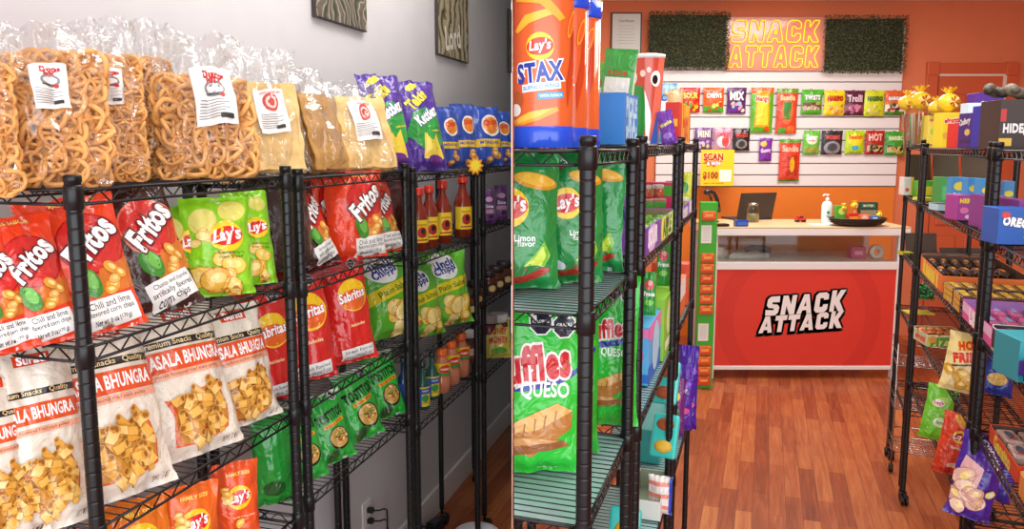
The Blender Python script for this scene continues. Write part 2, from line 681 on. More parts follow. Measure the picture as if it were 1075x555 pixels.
t_end = (-.004 - wall0.x) / LD.x
wall_end = wall0 + LD * t_end
CEIL = 3.07
BACKY = 7.05
slab('wall_left', wall0 - LD * 3.2, wall_end, 0, CEIL, .12, WHITEW, 1)
slab('baseboard_left', wall0 - LD * 3.2 , wall_end - LD * .05, 0, .13, -.014, TRIMW, 1)
pt = slab('wall_partition', (-.0003, 1.40), (-.0003, BACKY), 0, CEIL, .0008, plaster('#e4dcd4', 'partition_paint'), -1)
slab('wall_back', (-.0, BACKY), (5.3, BACKY), 0, CEIL, .12, ORANGE, 1)
slab('wall_right', (5.2, BACKY), (5.2, -2.4), 0, CEIL, .12, ORANGE, 1)
mb = MB(); mb.box(-4.2, 5.35, -2.4, BACKY + .1, -.1, 0, wood_floor()); o = mb.build('floor'); o['kind'] = 'structure'
mb = MB(); mb.box(-4.2, 5.35, -2.4, BACKY + .1, CEIL, CEIL + .1, CEILM); o = mb.build('ceiling'); o['kind'] = 'structure'


def area(name, loc, sx, sy, power, col=(1, 1, 1), rot=(0, 0, 0)):
    l = bpy.data.lights.new(name, 'AREA')
    l.shape = 'RECTANGLE'; l.size = sx; l.size_y = sy; l.energy = power; l.color = col
    o = bpy.data.objects.new(name, l); COL.objects.link(o)
    o.location = loc; o.rotation_euler = rot
    return o


area('ceiling_fill_light', (.7, -.6, CEIL - .03), 1.8, 1.0, 27, (1, .99, .97))  # these unseen area lights under the ceiling are added to brighten the rooms
area('ceiling_fill_light', (-.16, 2.2, CEIL - .03), .24, 2.2, 20, (1, .98, .96))  # added fill over the left aisle, brightens the far white wall
area('ceiling_fill_light', (2.0, 5.4, CEIL - .03), 1.8, 1.2, 80, (1, .98, .95))
area('ceiling_fill_light', (1.2, 2.6, CEIL - .03), 1.4, 1.6, 48, (1, .98, .95))
# daylight of the shop window behind the camera
area('window_daylight', (.5, -1.9, 1.35), 5.5, 2.5, 105, (.96, .98, 1), (R(86), 0, 0))

# ---------------------------------------------------------------- pictures on the left wall
def wallpt(px, py, off=0):
    # intersection of the pixel ray with the left wall plane
    k, m = (px - CX) / F, (py - PY) / F
    d = Vector((k, CP - m * SP, -SP - m * CP))
    n = Vector((LW.x, LW.y, 0)); c = Vector((wall0.x, wall0.y, 0)) - n * off
    t = (c - Vector((0, 0, H))).dot(n) / d.dot(n)
    return Vector((0, 0, H)) + d * t


def art_mat(seed, c1, c2, c3):
    m = bpy.data.materials.new('abstract_art')
    m.use_nodes = True
    nt = m.node_tree
    b = nt.nodes['Principled BSDF']; b.inputs['Roughness'].default_value = .3
    tc = nt.nodes.new('ShaderNodeTexCoord')
    mp = nt.nodes.new('ShaderNodeMapping'); mp.inputs['Location'].default_value = (seed, seed * 2, 0)
    w = nt.nodes.new('ShaderNodeTexWave'); w.inputs['Scale'].default_value = 5; w.inputs['Distortion'].default_value = 14
    w.inputs['Detail'].default_value = 3
    cr = nt.nodes.new('ShaderNodeValToRGB')
    e = cr.color_ramp.elements
    e[0].color = hexc(c1); e[1].color = hexc(c3); k = e.new(.35); k.color = hexc(c2); k = e.new(.55); k.color = hexc('#c9c3b4'); k = e.new(.6); k.color = hexc(c2)
    nt.links.new(tc.outputs['Object'], mp.inputs[0]); nt.links.new(mp.outputs[0], w.inputs[0])
    nt.links.new(w.outputs['Fac'], cr.inputs[0]); nt.links.new(cr.outputs[0], b.inputs['Base Color'])
    return m


def picture(x0, x1, y0, y1, am, label, extra=None):
    a, b = wallpt(x0, (y0 + y1) / 2), wallpt(x1, (y0 + y1) / 2)
    zt = (wallpt(x0, y0).z + wallpt(x1, y0).z) / 2
    zb = (wallpt(x0, y1).z + wallpt(x1, y1).z) / 2
    if x1 > 530: b = Vector((-.012, wall_end.y - .01 / LD.x * LD.y - .01, b.z)); b.xy = wall0 + LD * ((-.012 - wall0.x) / LD.x)
    L = (b.xy - a.xy).length
    yaw = math.degrees(math.atan2(LD.y, LD.x))
    mb = MB()
    mb.box(0, L, -.018, -.0015, 0, zt - zb, mat('#3a3230', 'paper'), bev=.002)
    o = mb.build('canvas_picture')
    mb = MB(); mb.box(.004, L - .004, -.0195, -.0178, .004, zt - zb - .004, am)
    s = mb.build('printed_face', o)
    if extra:
        mb = MB()
        put_decals(mb, extra, lambda x, y, l: Vector((x + L / 2, -.0198 - l, y)), L, zt - zb, 'paper')
        mb.build('lettering', o)
    place(o, (a.x, a.y, zb), yaw)
    tag(o, label, 'picture', 'abstract pictures on the white wall')


picture(326, 380, -34, 26, art_mat(1, '#2b2f22', '#6a6658', '#5c4c40'), 'grey green abstract canvas picture above the flat puffed sheets, leftmost on the white wall')
picture(456, 488, -22, 62, art_mat(4, '#3d3a1e', '#8a7d55', '#b9ad8f'), 'brown marbled canvas picture above the blue snack bags on the white wall',
        [('t', -.05, .26, 'Lord', .5, '#e9e4da', 10, .03, 1.4)])
picture(532, 541, 12, 77, art_mat(7, '#8c3a2e', '#c9b8a8', '#4a4a4a'), 'narrow sliver of a reddish picture at the far end of the white wall')

# ---------------------------------------------------------------- socket and plugs low on the left wall
a = wallpt(384, 540)
mb = MB(); mb.box(-.036, .036, -.007, 0, -.058, .058, mat('#e4e2e0', 'paper'), bev=.003)
for z in (-.022, .022): mb.box(-.017, .017, -.009, -.006, z - .014, z + .014, mat('#d8d6d4', 'paper'), bev=.001)
o = mb.build('wall_socket'); place(o, a, math.degrees(math.atan2(LD.y, LD.x)))
tag(o, 'white double wall socket low on the white wall beneath the shelves', 'socket')
for q, (z, s) in enumerate(((.022, 'upper'), (-.022, 'lower'))):
    mb = MB()
    mb.box(-.011, .011, -.034, -.009, z - .010, z + .010, mat('#151515', 'paper'), bev=.004)
    mb.tube([(0, -.032, z), (.012, -.055, z - .002), (.04, -.06, z - .008), (.075, -.055, z - .03), (.1, -.045, z - .09), (.11, -.03, z - .22), (.12, -.02, -.35 + a.z * 0)], .0032, mat('#151515', 'paper'), n=8)
    o = mb.build('power_plug'); place(o, a, math.degrees(math.atan2(LD.y, LD.x)))
    tag(o, 'black plug with curling cord in the %s half of the white socket' % s, 'plug', 'plugs in the wall socket')
# white round lid and black power brick on the floor
p = on_z(500, 558, .10)
mb = MB(); mb.lathe([(.085, 0), (.092, .01), (.099, .075), (.106, .08), (.106, .09), (.1, .096), (.03, .100), (.001, .1005)], mat('#e6e4e6', 'paper'), n=36)
mb.lathe([(.086, .096), (.088, .099), (.091, .096)], mat('#b9b7bb', 'paper'), n=36, caps=False)
o = mb.build('round_tub'); place(o, (p.x, p.y, 0)); tag(o, 'white round lidded tub on the floor in front of the left racks', 'tub')
p = on_z(457, 548, .05)
mb = MB(); mb.box(-.04, .04, -.025, .025, 0, .06, mat('#1c1c20', 'paper'), bev=.006)
mb.box(-.034, .034, -.019, .019, .06, .0612, mat('#3a3a40', 'paper'))
o = mb.build('power_brick'); place(o, (p.x, p.y, .001), 60); tag(o, 'black power adapter block on the floor beside the white baseboard', 'power adapter')
# ================================================================ LEFT RACKS
def lrack(pa, pb, off, D, below, label, **kw):
    def fp(px):
        k = (px - CX) / F
        b = FRONT0 + LW * off
        z = 1.3
        t = (k * (b.y * CP + (H - z) * SP) - b.x) / (LD.x - k * LD.y * CP)
        return b + LD * t
    return Rack(fp(pa), fp(pb), D, 1, [H - x for x in below], label, clipside=-1, **kw)


RA = lrack(95, 314, 0, .30, (.066, .325, .638, .905, 1.42), 'black wire rack at far left holding the masala snack bags', r=.0125)
RB = lrack(320, 432.5, 0, .30, (.074, .332, .632, .885, 1.42), 'black wire rack between two others, with four green salsa bags on its fourth shelf', r=.0125)
RC = lrack(437, 504, 0, .30, (.088, .368, .70, .945, 1.66), 'black wire rack with hot sauce bottles on two of its shelves', r=.0125)
RD = lrack(509, 541, .05, .235, (.088, .36, .69, 1.03), 'narrow black wire rack at the far end of the white wall', r=.0115)


def on(o, rk, px, t, lev, yaw, lean=12, roll=0, label=None, cat='bag of chips', group=None, dz=0, clip=0):
    p = rk.at(px, t, lev)
    p.z += dz
    place(o, p, yaw, lean, roll)
    tag(o, label, cat, group)
    if clip: clip_tree(o, clip)
    return o


def bagat(rk, px, t, lev, wpx, hpx, yaw, base, decals, label, T=.45, name='chip_bag', cat='bag of chips', group=None, lean=12, roll=0, clip=0, dz=0, seed=0, sticker=None, **kw):
    p = rk.at(px, t, lev)
    W = apparent(px, p.y, p.z, yaw, wpx)
    Hh = hpx * dep(p) / F / math.cos(R(lean) * .6)
    o = make_bag(name, W, Hh, W * T, base, decals, seed, sticker, **kw)
    return on(o, rk, px, t, lev, yaw, lean, roll, label, cat, group, dz, clip)


# ---- shared printed artwork
def chips(cx, cy, r, seed, n=7, cols=('#f0b840', '#e8a22c', '#f6cf6a'), flat=.72):
    rnd = random.Random(seed); o = []
    for i in range(n):
        a = rnd.uniform(0, 6.28); q = rnd.uniform(0, r)
        x, y = cx + math.cos(a) * q, cy + math.sin(a) * q * .6
        s = r * rnd.uniform(.4, .6)
        rt = rnd.uniform(-50, 50)
        o.append(('e', x, y, s * 1.06, s * flat * 1.08, '#c47a1e', rt))
        o.append(('e', x, y, s, s * flat, rnd.choice(cols), rt))
        o.append(('e', x + s * .1, y + s * .06, s * .55, s * flat * .45, '#fbe08e', rt))
    return o


def lays_logo(cx, cy, r, txt="Lay's", rot=8):
    return [('e', cx, cy, r, r * .95, '#f7d21e'), ('e', cx, cy, r * .96, r * .58, '#d8201c', rot),
            ('t', cx, cy, txt, r * 1.75, '#ffffff', rot, .03, 1.25, None, .2)]


def warning(cx, cy, r):
    h = [(math.cos(i * math.pi / 4 + .39) * r, math.sin(i * math.pi / 4 + .39) * r) for i in range(8)]
    h2 = [(a * .88, b * .88) for a, b in h]
    return [('p', cx, cy, h, '#f4f4f4'), ('p', cx, cy, h2, '#1a1a2c'), ('t', cx, cy + r * .1, 'EXCESO', r * 1.2, '#f4f4f4', 0, .01), ('t', cx, cy - r * .2, 'CALORIAS', r * 1.2, '#f4f4f4', 0, .01)]


def fritos(flav):
    b = {'chili': '#e8401c', 'dark': '#3a1c1a'}[flav]
    d = [('e', .14, .62, .37, .36, '#a81418' if flav != 'dark' else '#e86a4a', 25), ('e', .14, .62, .35, .34, '#d02420', 25)]
    d += [('p', .12, .28, [(-.1, -.1), (.5, .02), (.5, .42), (.25, .3), (.02, .22)], '#d8742a')]
    d += chips(.30, .34, .16, 5, 6, ('#e9a13a', '#f0b860', '#d8822a'))
    d += [('e', .0, .34, .11, .18, '#3f8a2e', 20), ('e', .02, .36, .06, .12, '#6cb84a', 20)]
    d += [('t', .12, .63, 'Fritos', .66, '#ffffff', 42, .045, 1.45, '#5a1016', .15)]
    if flav == 'chili': d += [('t', .02, .93, 'MAS SABOR', .4, '#ffd060', 0, .01)]
    return b, d


def sticker(l1, l2, l3, x=.16, y=.13, w=.56, h=.30, rot=6):
    return [('r', x, y, w, h, '#f2f2f0', rot), ('t', x, y + .055, l1, w * .8, '#222222', rot, .005, 1.3), ('t', x, y + .0, l2, w * .88, '#222222', rot, .005, 1.3),
            ('t', x, y - .06, l3, w * .7, '#222222', rot, .005, 1.2)]


# ---- second shelf, Fritos row
ST = dict(T=.42)
b, d = fritos('chili')
st = sticker('Chili and lime', 'flavored corn chips', 'Net wt. 6 oz (170 g)')
bagat(RA, 2, .10, 1, 90, 132, 40, b, d, 'orange red corn chip bag cut by the left edge of the photo', sticker=st, seed=11, lean=22, roll=-7, back='#d8c8c0', T=.36, group='orange corn chip bags')
bagat(RA, 44, .08, 1, 96, 140, 40, b, d, 'orange red corn chip bag behind and left of the first rack post', sticker=st, seed=12, lean=22, roll=-7, back='#d8c8c0', T=.36, group='orange corn chip bags')
bagat(RA, 105, .055, 1, 108, 148, 38, b, d, 'orange red corn chip bag right behind the nearest rack post', sticker=st, seed=13, lean=22, roll=-7, back='#d8c8c0', T=.36, group='orange corn chip bags')
b, d = fritos('dark')
st2 = sticker('Chorizo and chipotle', 'artificially flavored', 'corn chips', x=.16, y=.14, rot=14)
bagat(RA, 170, .07, 1, 98, 140, 42, b, d, 'dark brown corn chip bag with red oval logo beside the green potato chips', sticker=st2, seed=14, lean=24, roll=-8, back='#c8b8b0')
lg = '#8ed61e'
ld = [('e', -.2, .74, .2, .2, '#e9e07a'), ('e', .22, .84, .2, .16, '#e4dc6a')] + chips(-.22, .58, .16, 3, 4, ('#f2dc86', '#ecd070')) + \
    chips(.0, .16, .36, 8, 9, ('#f4cf5e', '#f7dc84', '#eab848')) + lays_logo(.12, .58, .24, "Lay's") + [('t', .16, .41, 'American style', .4, '#2a6a1e', 0, .01), ('t', .16, .375, 'cream & onion', .36, '#2a6a1e', 0, .01)]
bagat(RA, 198, .13, 1, 60, 96, 40, '#7cc41c', ld, 'lime green potato chip bag mostly hidden behind the brown corn chips', seed=21, lean=12)
bagat(RA, 232, .07, 1, 76, 104, 30, lg, ld, 'lime green potato chip bag showing its whole front and round logo', seed=22, lean=14)
bagat(RA, 268, .08, 1, 50, 100, 36, lg, ld, 'lime green potato chip bag on the right of the two bright ones', seed=23, lean=16)
b, d = fritos('dark')
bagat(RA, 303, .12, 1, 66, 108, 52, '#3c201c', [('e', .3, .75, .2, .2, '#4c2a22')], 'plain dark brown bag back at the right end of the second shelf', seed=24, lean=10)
bagat(RB, 334, .10, 1, 50, 90, 55, '#3a1c1a', d, 'dark brown corn chip bag half hidden behind the double posts', sticker=st2, seed=25, lean=22, roll=-6)
b, d = fritos('chili')
bagat(RB, 346, .17, 1, 52, 98, 48, b, d, 'orange corn chip bag at the back of the middle rack', seed=26, lean=8, group='orange corn chip bags')
bagat(RB, 377, .07, 1, 62, 92, 36, b, d, 'orange corn chip bag standing upright in the middle rack', sticker=st, seed=27, lean=10, group='orange corn chip bags')
bagat(RB, 404, .06, 1, 44, 76, 44, b, d, 'orange corn chip bag leaning beside the hot sauce rack', sticker=st, seed=28, lean=24, group='orange corn chip bags')
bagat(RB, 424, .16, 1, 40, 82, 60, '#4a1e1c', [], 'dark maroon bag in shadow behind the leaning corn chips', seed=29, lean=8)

# ---- third shelf: masala snack bags and red chips
mas = [('p', 0, 0, [(-.5, 0)] * 3, '#e8dccb')][:0]
rnd = random.Random(4)
for i in range(120): mas.append(('e', rnd.uniform(-.49, .49), rnd.uniform(.04, .97), .008, .006, '#d2b894', rnd.uniform(0, 90), 'flat'))
mas += [('r', .06, .915, .38, .13, '#d8401c'), ('t', .06, .915, 'Surati', .3, '#ffffff', 0, .04, 1.1),
        ('r', 0, .735, 1.0, .075, '#201c1c'), ('t', 0, .735, 'Premium Snacks   Quality', .84, '#f0d8a0', 0, .015),
        ('r', 0, .625, 1.0, .22, '#e2531f'), ('t', 0, .628, 'MASALA BHUNGRA', .9, '#ffffff', 0, .03, 1.9),
        ('r', 0, .535, 1.0, .07, '#eda88a'), ('t', 0, .535, 'masala flavoured fried snack pellets', .7, '#7a3a20', 0, .0)]
win = [(a * .84, b * .80) for a, b in [(-.36, -.34), (.0, -.38), (.34, -.28), (.39, -.02), (.30, .32), (.05, .26), (-.18, .18), (-.40, .22), (-.34, 0)]]
mas += [('p', .02, .27, [(a * 1.06, b * 1.06) for a, b in win], '#e05a22'), ('p', .02, .27, win, '#c88a38')]


def pts_in(p, poly):
    c = False; n = len(poly); j = n - 1
    for i in range(n):
        if (poly[i][1] > p[1]) != (poly[j][1] > p[1]) and p[0] < (poly[j][0] - poly[i][0]) * (p[1] - poly[i][1]) / (poly[j][1] - poly[i][1]) + poly[i][0]: c = not c
        j = i
    return c


for g in range(8):
    ly = ([], [], [], [])
    for i in range(9):
        x, y = rnd.uniform(-.32, .32), rnd.uniform(-.28, .25)
        if not pts_in((x * 1.22, y * 1.22), win): continue
        a = rnd.uniform(0, 180)
        c = rnd.choice(('#e2a23c', '#efb95a', '#e8ae4c', '#f2c878'))
        yy = .27 + y / 1.3
        ca, sa = math.cos(R(a)), math.sin(R(a))
        ly[0].append(('r', x + .02, yy, .132, .088, '#bf8230', a, 'flat'))
        ly[1].append(('r', x + .02, yy, .122, .078, c, a, 'flat'))
        ly[2].append(('e', x + .02 + .058 * ca, yy + .058 / 1.3 * sa, .03, .041, '#d89a40', a, 'flat'))
        ly[3].append(('e', x + .02 + .06 * ca, yy + .06 / 1.3 * sa, .018, .027, '#9a6220', a, 'flat'))
    for q in ly: mas += q + [('r', .02, .27, .002, .002, '#a8691f')]
mas += [('t', .3, .07, 'net wt 7 oz', .2, '#6a5a4a', 0, .0)]
MG = 'masala snack bags'
def masala(px, t, wpx, hpx, yaw, lab, seed, **kw):
    return bagat(RA, px, t, 2, wpx, hpx, yaw, '#e9dfd0', mas, lab, name='snack_bag', cat='snack bag', group=MG, seed=seed, T=.34, back='#d8d4d0', slump=.0, **kw)
masala(8, .10, 96, 184, 52, 'beige masala snack bag at the left edge of the third shelf', 31, lean=16)
masala(56, .075, 104, 194, 50, 'beige masala snack bag partly behind the nearest rack post', 32, lean=18)
masala(134, .05, 112, 188, 52, 'beige masala snack bag with most of its snack window just right of the nearest post', 33, lean=20)
masala(212, .05, 94, 160, 54, 'beige masala snack bag third from the nearest post, glare across its band', 34, lean=20)
masala(262, .06, 72, 124, 58, 'beige masala snack bag at the right end of its row, beside the red chips', 35, lean=16)


def sab(extra=()):
    return list(extra) + [('e', .1, .60, .34, .32, '#f7c81e'), ('e', .1, .56, .30, .20, '#e8641c'), ('t', .08, .60, 'Sabritas', .62, '#ffffff', 10, .03, 1.4, '#c8161c', .15), ('t', .1, .34, 'Adobadas', .34, '#ffe0a0', 5, .02)] + warning(.18, .88, .1)


stk = [('r', .05, .09, .7, .22, '#efefef', 4), ('t', .05, .11, 'Adobada flavored', .6, '#333333', 4, .0), ('t', .05, .06, 'potato chips 5 oz', .6, '#333333', 4, .0)]
bagat(RA, 286, .10, 2, 56, 122, 40, '#d4201c', sab(), 'red potato chip bag left of the double posts beside the masala bags', sticker=stk, seed=41, lean=12, group='red potato chip bags')
bagat(RB, 326, .09, 2, 62, 118, 32, '#d4201c', sab(), 'red potato chip bag right behind the double posts', sticker=stk, seed=42, lean=12, roll=-3, group='red potato chip bags')
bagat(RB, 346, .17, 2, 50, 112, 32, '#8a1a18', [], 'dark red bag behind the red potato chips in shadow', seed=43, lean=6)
bagat(RB, 373, .06, 2, 50, 116, 34, '#d8231c', sab(), 'red potato chip bag in the middle rack left of the green snack bags', sticker=stk, seed=44, lean=10, roll=-4, group='red potato chip bags')
unc = [('e', -.1, .78, .32, .24, '#ffffff', -15), ('t', -.08, .82, 'Uncle', .44, '#1c3c9a', 14, .05, 1.1), ('t', -.06, .73, 'Chipps', .5, '#1c3c9a', 14, .05, 1.1),
       ('r', 0, .52, 1.0, .2, '#e6d41e', 12), ('t', .05, .525, 'Plain Salted', .66, '#4a7a1c', 12, .02)] + chips(.05, .22, .34, 9, 9, ('#f4d25a', '#ecc23c', '#f8e08a'))
UG = 'green salted chip bags'
bagat(RB, 400, .15, 2, 52, 78, 30, '#5aa82a', unc, 'green salted chip bag at the back, left of its row', seed=45, lean=12, group=UG)
bagat(RB, 420, .07, 2, 58, 88, 38, '#5eb82c', unc, 'green salted chip bag leaning left of the rack post', seed=46, lean=22, roll=-5, group=UG)
bagat(RC, 448, .08, 2, 42, 74, 42, '#5eb82c', unc, 'green salted chip bag between the two others right of the post', seed=47, lean=18, group=UG)
bagat(RC, 473, .06, 2, 48, 78, 36, '#66c030', unc, 'green salted chip bag at the right end of its row', seed=48, lean=12, group=UG)

# ---- fourth shelf: orange and salsa bags
ol = lays_logo(.05, .62, .27) + [('t', .05, .88, 'FAMILY SIZE', .5, '#ffe060', 0, .03), ('t', .12, .40, 'Spanish tomato tango', .5, '#ffe9c0', 0, .01)] + chips(-.24, .62, .2, 4, 5) + chips(-.12, .2, .3, 12, 7)
OG = 'orange potato chip bags'
for px, lab, sd in ((28, 'orange potato chip bag peeking out at the bottom left corner', 51), (84, 'orange potato chip bag behind the nearest post at the bottom', 52), (148, 'orange potato chip bag with only its upper edge in view', 53)):
    bagat(RA, px, .10, 3, 84, 128 if px < 100 else 112, 40, '#ee7a1a', ol, lab, seed=sd, lean=10, group=OG)
bagat(RA, 206, .06, 3, 60, 100, 34, '#ef6a1a', ol, 'orange potato chip bag left of the two whole ones on the bottom shelf', seed=54, lean=8, group=OG)
bagat(RA, 251, .05, 3, 50, 92, 30, '#e8521a', ol, 'orange potato chip bag at the right end of the bottom shelf', seed=55, lean=6, group=OG)
tos = [('r', 0, .97, 1.0, .08, '#d8d8d0'), ('t', .02, .66, 'TOSTITOS', .84, '#141414', 12, .05, 1.9), ('r', .08, .54, .62, .09, '#e8a020', 12), ('t', .08, .54, 'SALSA VERDE', .52, '#b01c10', 12, .03),
       ('e', .1, .32, .3, .28, '#1a1a14'), ('e', .1, .33, .26, .24, '#c8a050')]
rnd = random.Random(8)
for i in range(46):
    a = rnd.uniform(0, 6.28); q = rnd.uniform(0, .2)
    tos.append(('e', .1 + math.cos(a) * q * 1.05, .33 + math.sin(a) * q * .6, .03, .024, rnd.choice(('#e8c070', '#f4dc9a', '#c03a1c', '#5a8a2a', '#8a5a20', '#e09030'))))
tos += [('e', -.18, .12, .2, .12, '#2e6a22', 20), ('e', -.18, .12, .15, .085, '#1c4a18', 20)] + warning(.24, .90, .1)
TG = 'green tortilla chip bags'
bagat(RA, 288, .10, 3, 42, 96, 30, '#1f9a34', [('e', 0, .2, .3, .2, '#1a5a20')], 'green tortilla bag side-on left of the double posts', seed=61, lean=4)
bagat(RB, 326, .06, 3, 42, 80, 36, '#26a83a', tos, 'green tortilla chip bag cut by the double posts', seed=62, lean=20, roll=-6, back='#c8ccc8', group=TG)
bagat(RB, 356, .05, 3, 38, 72, 42, '#26a83a', tos, 'green tortilla chip bag second in its row from the double posts', seed=63, lean=20, roll=-6, back='#c8ccc8', group=TG)
bagat(RB, 386, .05, 3, 40, 72, 42, '#28b03c', tos, 'green tortilla chip bag third in its row, nearly over the socket', seed=64, lean=20, roll=-6, back='#c8ccc8', group=TG)
bagat(RB, 411, .06, 3, 36, 68, 38, '#28b03c', tos, 'green tortilla chip bag nearest the small sauce bottles', seed=65, lean=20, roll=-6, back='#c8ccc8', group=TG)

# ---------------------------------------------------------------- top shelf: clear bags of puffed wheels and sheets
FILM = mat('#ffffff', 'film')
PUFF = mat('#efb56c', 'food')
PUFF2 = mat('#ecca88', 'food')


def wheel(mb, c, r, mtx, rnd):
    M = Matrix.Translation(c) @ mtx
    n = 16
    pts = [M @ Vector((math.cos(2 * math.pi * i / n) * r * (1 + .06 * math.sin(i * 2.2)), math.sin(2 * math.pi * i / n) * r, math.sin(i * 1.2) * r * .16)) for i in range(n)]
    mb.tube(pts, r * .2, PUFF, n=6, closed=True)
    for k in range(4):
        a = math.pi * k / 2 + .3
        mb.tube([M @ Vector((math.cos(a) * r, math.sin(a) * r, 0)), M @ Vector((math.cos(a) * r * .5, math.sin(a) * r * .5, r * .1)), M @ Vector((0, 0, r * .05))], r * .17, PUFF, n=5)


def clear_bag(px, t, wpx, hfill, htot, yaw, label, kind, seed, lab=None, lean=14, roll=0, T=.5, rk=RA, group=None):
    p = rk.at(px, t, 0)
    W = apparent(px, p.y, p.z, yaw, wpx)
    q = dep(p) / F
    Hf, Ht = hfill * q, htot * q
    TT = W * T
    root = empty('clear_snack_bag')
    rnd = random.Random(seed)
    s = BagSurf(W, Ht, TT, seed, nu=26, nv=40, belly=.34, wr=2.2)
    mb = MB(); s.emit(mb, FILM)
    f = mb.build('clear_film', root)
    mb = MB()
    if kind == 'wheels':
        r = W * .125
        n = 0
        nz = max(3, int(Hf / (r * 1.12)))
        for j in range(nz):
            z = r * .8 + (Hf - r * 1.6) * j / (nz - 1)
            for i in range(5):
                for l in range(3):
                    x = -W * .36 + W * .72 * i / 4 + rnd.uniform(-.3, .3) * r
                    wy = TT * .25 * (1 - abs(x / (W * .5)) ** 2) * min(1, 2.2 * (1 - z / Ht))
                    y = (l - 1) * wy + TT * .11
                    rot = Matrix.Rotation(R(90) + rnd.uniform(-.75, .75), 4, 'X') @ Matrix.Rotation(rnd.uniform(-.7, .7), 4, 'Y') @ Matrix.Rotation(rnd.uniform(0, 3), 4, 'Z')
                    wheel(mb, Vector((x, y, z + rnd.uniform(-.3, .3) * r)), r * rnd.uniform(.85, 1.15), rot, rnd)
        c = mb.build('puffed_wheels', root); c['kind'] = 'stuff'
    else:
        nl = 7
        for l in range(nl):
            y0 = -TT * .3 + TT * .6 * l / (nl - 1)
            nx, nz = 14, 16
            ww = W * .84 * rnd.uniform(.92, 1); hh = Hf * rnd.uniform(.92, 1.02)
            ph = rnd.uniform(0, 6)
            for sgn in (0, 1):
                vs = [Vector(((i / nx - .5) * ww + math.sin(j * .9 + ph) * .002, y0 + sgn * .004 + .0035 * math.sin(i * .8 + ph) + .003 * math.sin(j * 1.1 + ph * 2) + .0015 * math.sin(i * 2.3 + j * 2), .004 + j / nz * hh + .003 * math.sin(i * .9 + ph))) for j in range(nz + 1) for i in range(nx + 1)]
                fs = [(j * (nx + 1) + i, j * (nx + 1) + i + 1, (j + 1) * (nx + 1) + i + 1, (j + 1) * (nx + 1) + i) for j in range(nz) for i in range(nx)]
                mb.add(vs, fs, PUFF2 if kind == 'sheets' else mat('#c89a58', 'food'), True)
        c = mb.build('puffed_sheets', root)
    if lab:
        lx, ly, lw, red = lab
        mb = MB()
        h = lw * 1.45
        dl = [('r', lx, ly, lw, h, '#f3f1ef', 4)]
        if red == 'truck':
            dl += [('t', lx, ly + h * .36 * W / Ht, 'Duros', lw * .6, '#c01818', 4, .06, 1.2), ('t', lx, ly + h * .26 * W / Ht, 'MIX', lw * .4, '#c01818', 4, .06, 1.1),
                   ('e', lx, ly + h * .12 * W / Ht, lw * .3, lw * .2, '#8a8a8c', 4), ('e', lx, ly + h * .13 * W / Ht, lw * .22, lw * .12, '#e8e6e4', 4),
                   ('r', lx, ly + h * .03 * W / Ht, lw * .5, lw * .05, '#333333', 4), ('e', lx + lw * .2, ly + h * .02 * W / Ht, lw * .08, lw * .07, '#c02020', 0)]
        else:
            dl += [('e', lx, ly + h * .2 * W / Ht, lw * .26, lw * .3, '#d05048', 4), ('e', lx, ly + h * .2 * W / Ht, lw * .17, lw * .2, '#f0d8d0', 4), ('e', lx, ly + h * .2 * W / Ht, lw * .1, lw * .13, '#c84a40', 4),
                   ('t', lx, ly + h * .42 * W / Ht, 'CHICHARRON', lw * .66, '#c02020', 4, .02)]
        for i in range(7):
            dl.append(('r', lx - lw * (.02 if i % 2 else .1), ly - (h * (.08 + .05 * i)) * W / Ht, lw * (.78 if i % 2 else .6), lw * .022, '#8c8a8a', 4))
        dl.append(('r', lx + lw * .26, ly - h * .36 * W / Ht, lw * .3, lw * .12, '#303030', 4))
        put_decals(mb, dl, s, W, Ht, 'paper', W / 26, Ht / 40, lift0=.0035)
        mb.build('paper_label', root)
    on(root, rk, px, t, 0, yaw, lean, roll, label, 'bag of puffed snacks', group)
    clip_tree(root, -1)
    return root


CG = 'clear bags of puffed wheels'
clear_bag(-28, .10, 110, 134, 184, 36, 'clear bag of puffed wheels cut by the left edge of the photo', 'wheels', 5, None, group=CG)
clear_bag(58, .085, 128, 140, 172, 30, 'big clear bag of puffed wheels whose paper label stands over the nearest post', 'wheels', 1, (.02, .58, .30, 'truck'), lean=10, group=CG)
clear_bag(118, .16, 84, 132, 170, 34, 'clear bag of puffed wheels tucked second from left with a slanted label', 'wheels', 2, (.06, .56, .34, 'truck'), lean=12, group=CG)
clear_bag(158, .20, 70, 126, 168, 40, 'clear bag of puffed wheels mostly hidden behind its two neighbours', 'wheels', 3, (.32, .5, .3, 'truck'), lean=10, group=CG)
clear_bag(222, .085, 104, 104, 154, 34, 'clear bag of puffed wheels beside the clear bag of flat sheets', 'wheels', 4, (.06, .52, .42, 'truck'), lean=12, group=CG)
clear_bag(290, .09, 76, 94, 138, 36, 'clear bag of flat yellow puffed sheets over the double posts', 'sheets', 6, (.0, .46, .42, 'round'), lean=16, T=.3)
clear_bag(342, .12, 46, 84, 112, 70, 'clear bag of flat puffed sheets seen edge-on between two labelled ones', 'edge', 7, None, lean=16, T=.5, rk=RB)
clear_bag(390, .08, 64, 78, 100, 40, 'clear bag of flat puffed sheets next to the purple bags, bright glare on its front', 'sheets', 8, (-.0, .52, .42, 'round'), lean=22, T=.3, rk=RB)

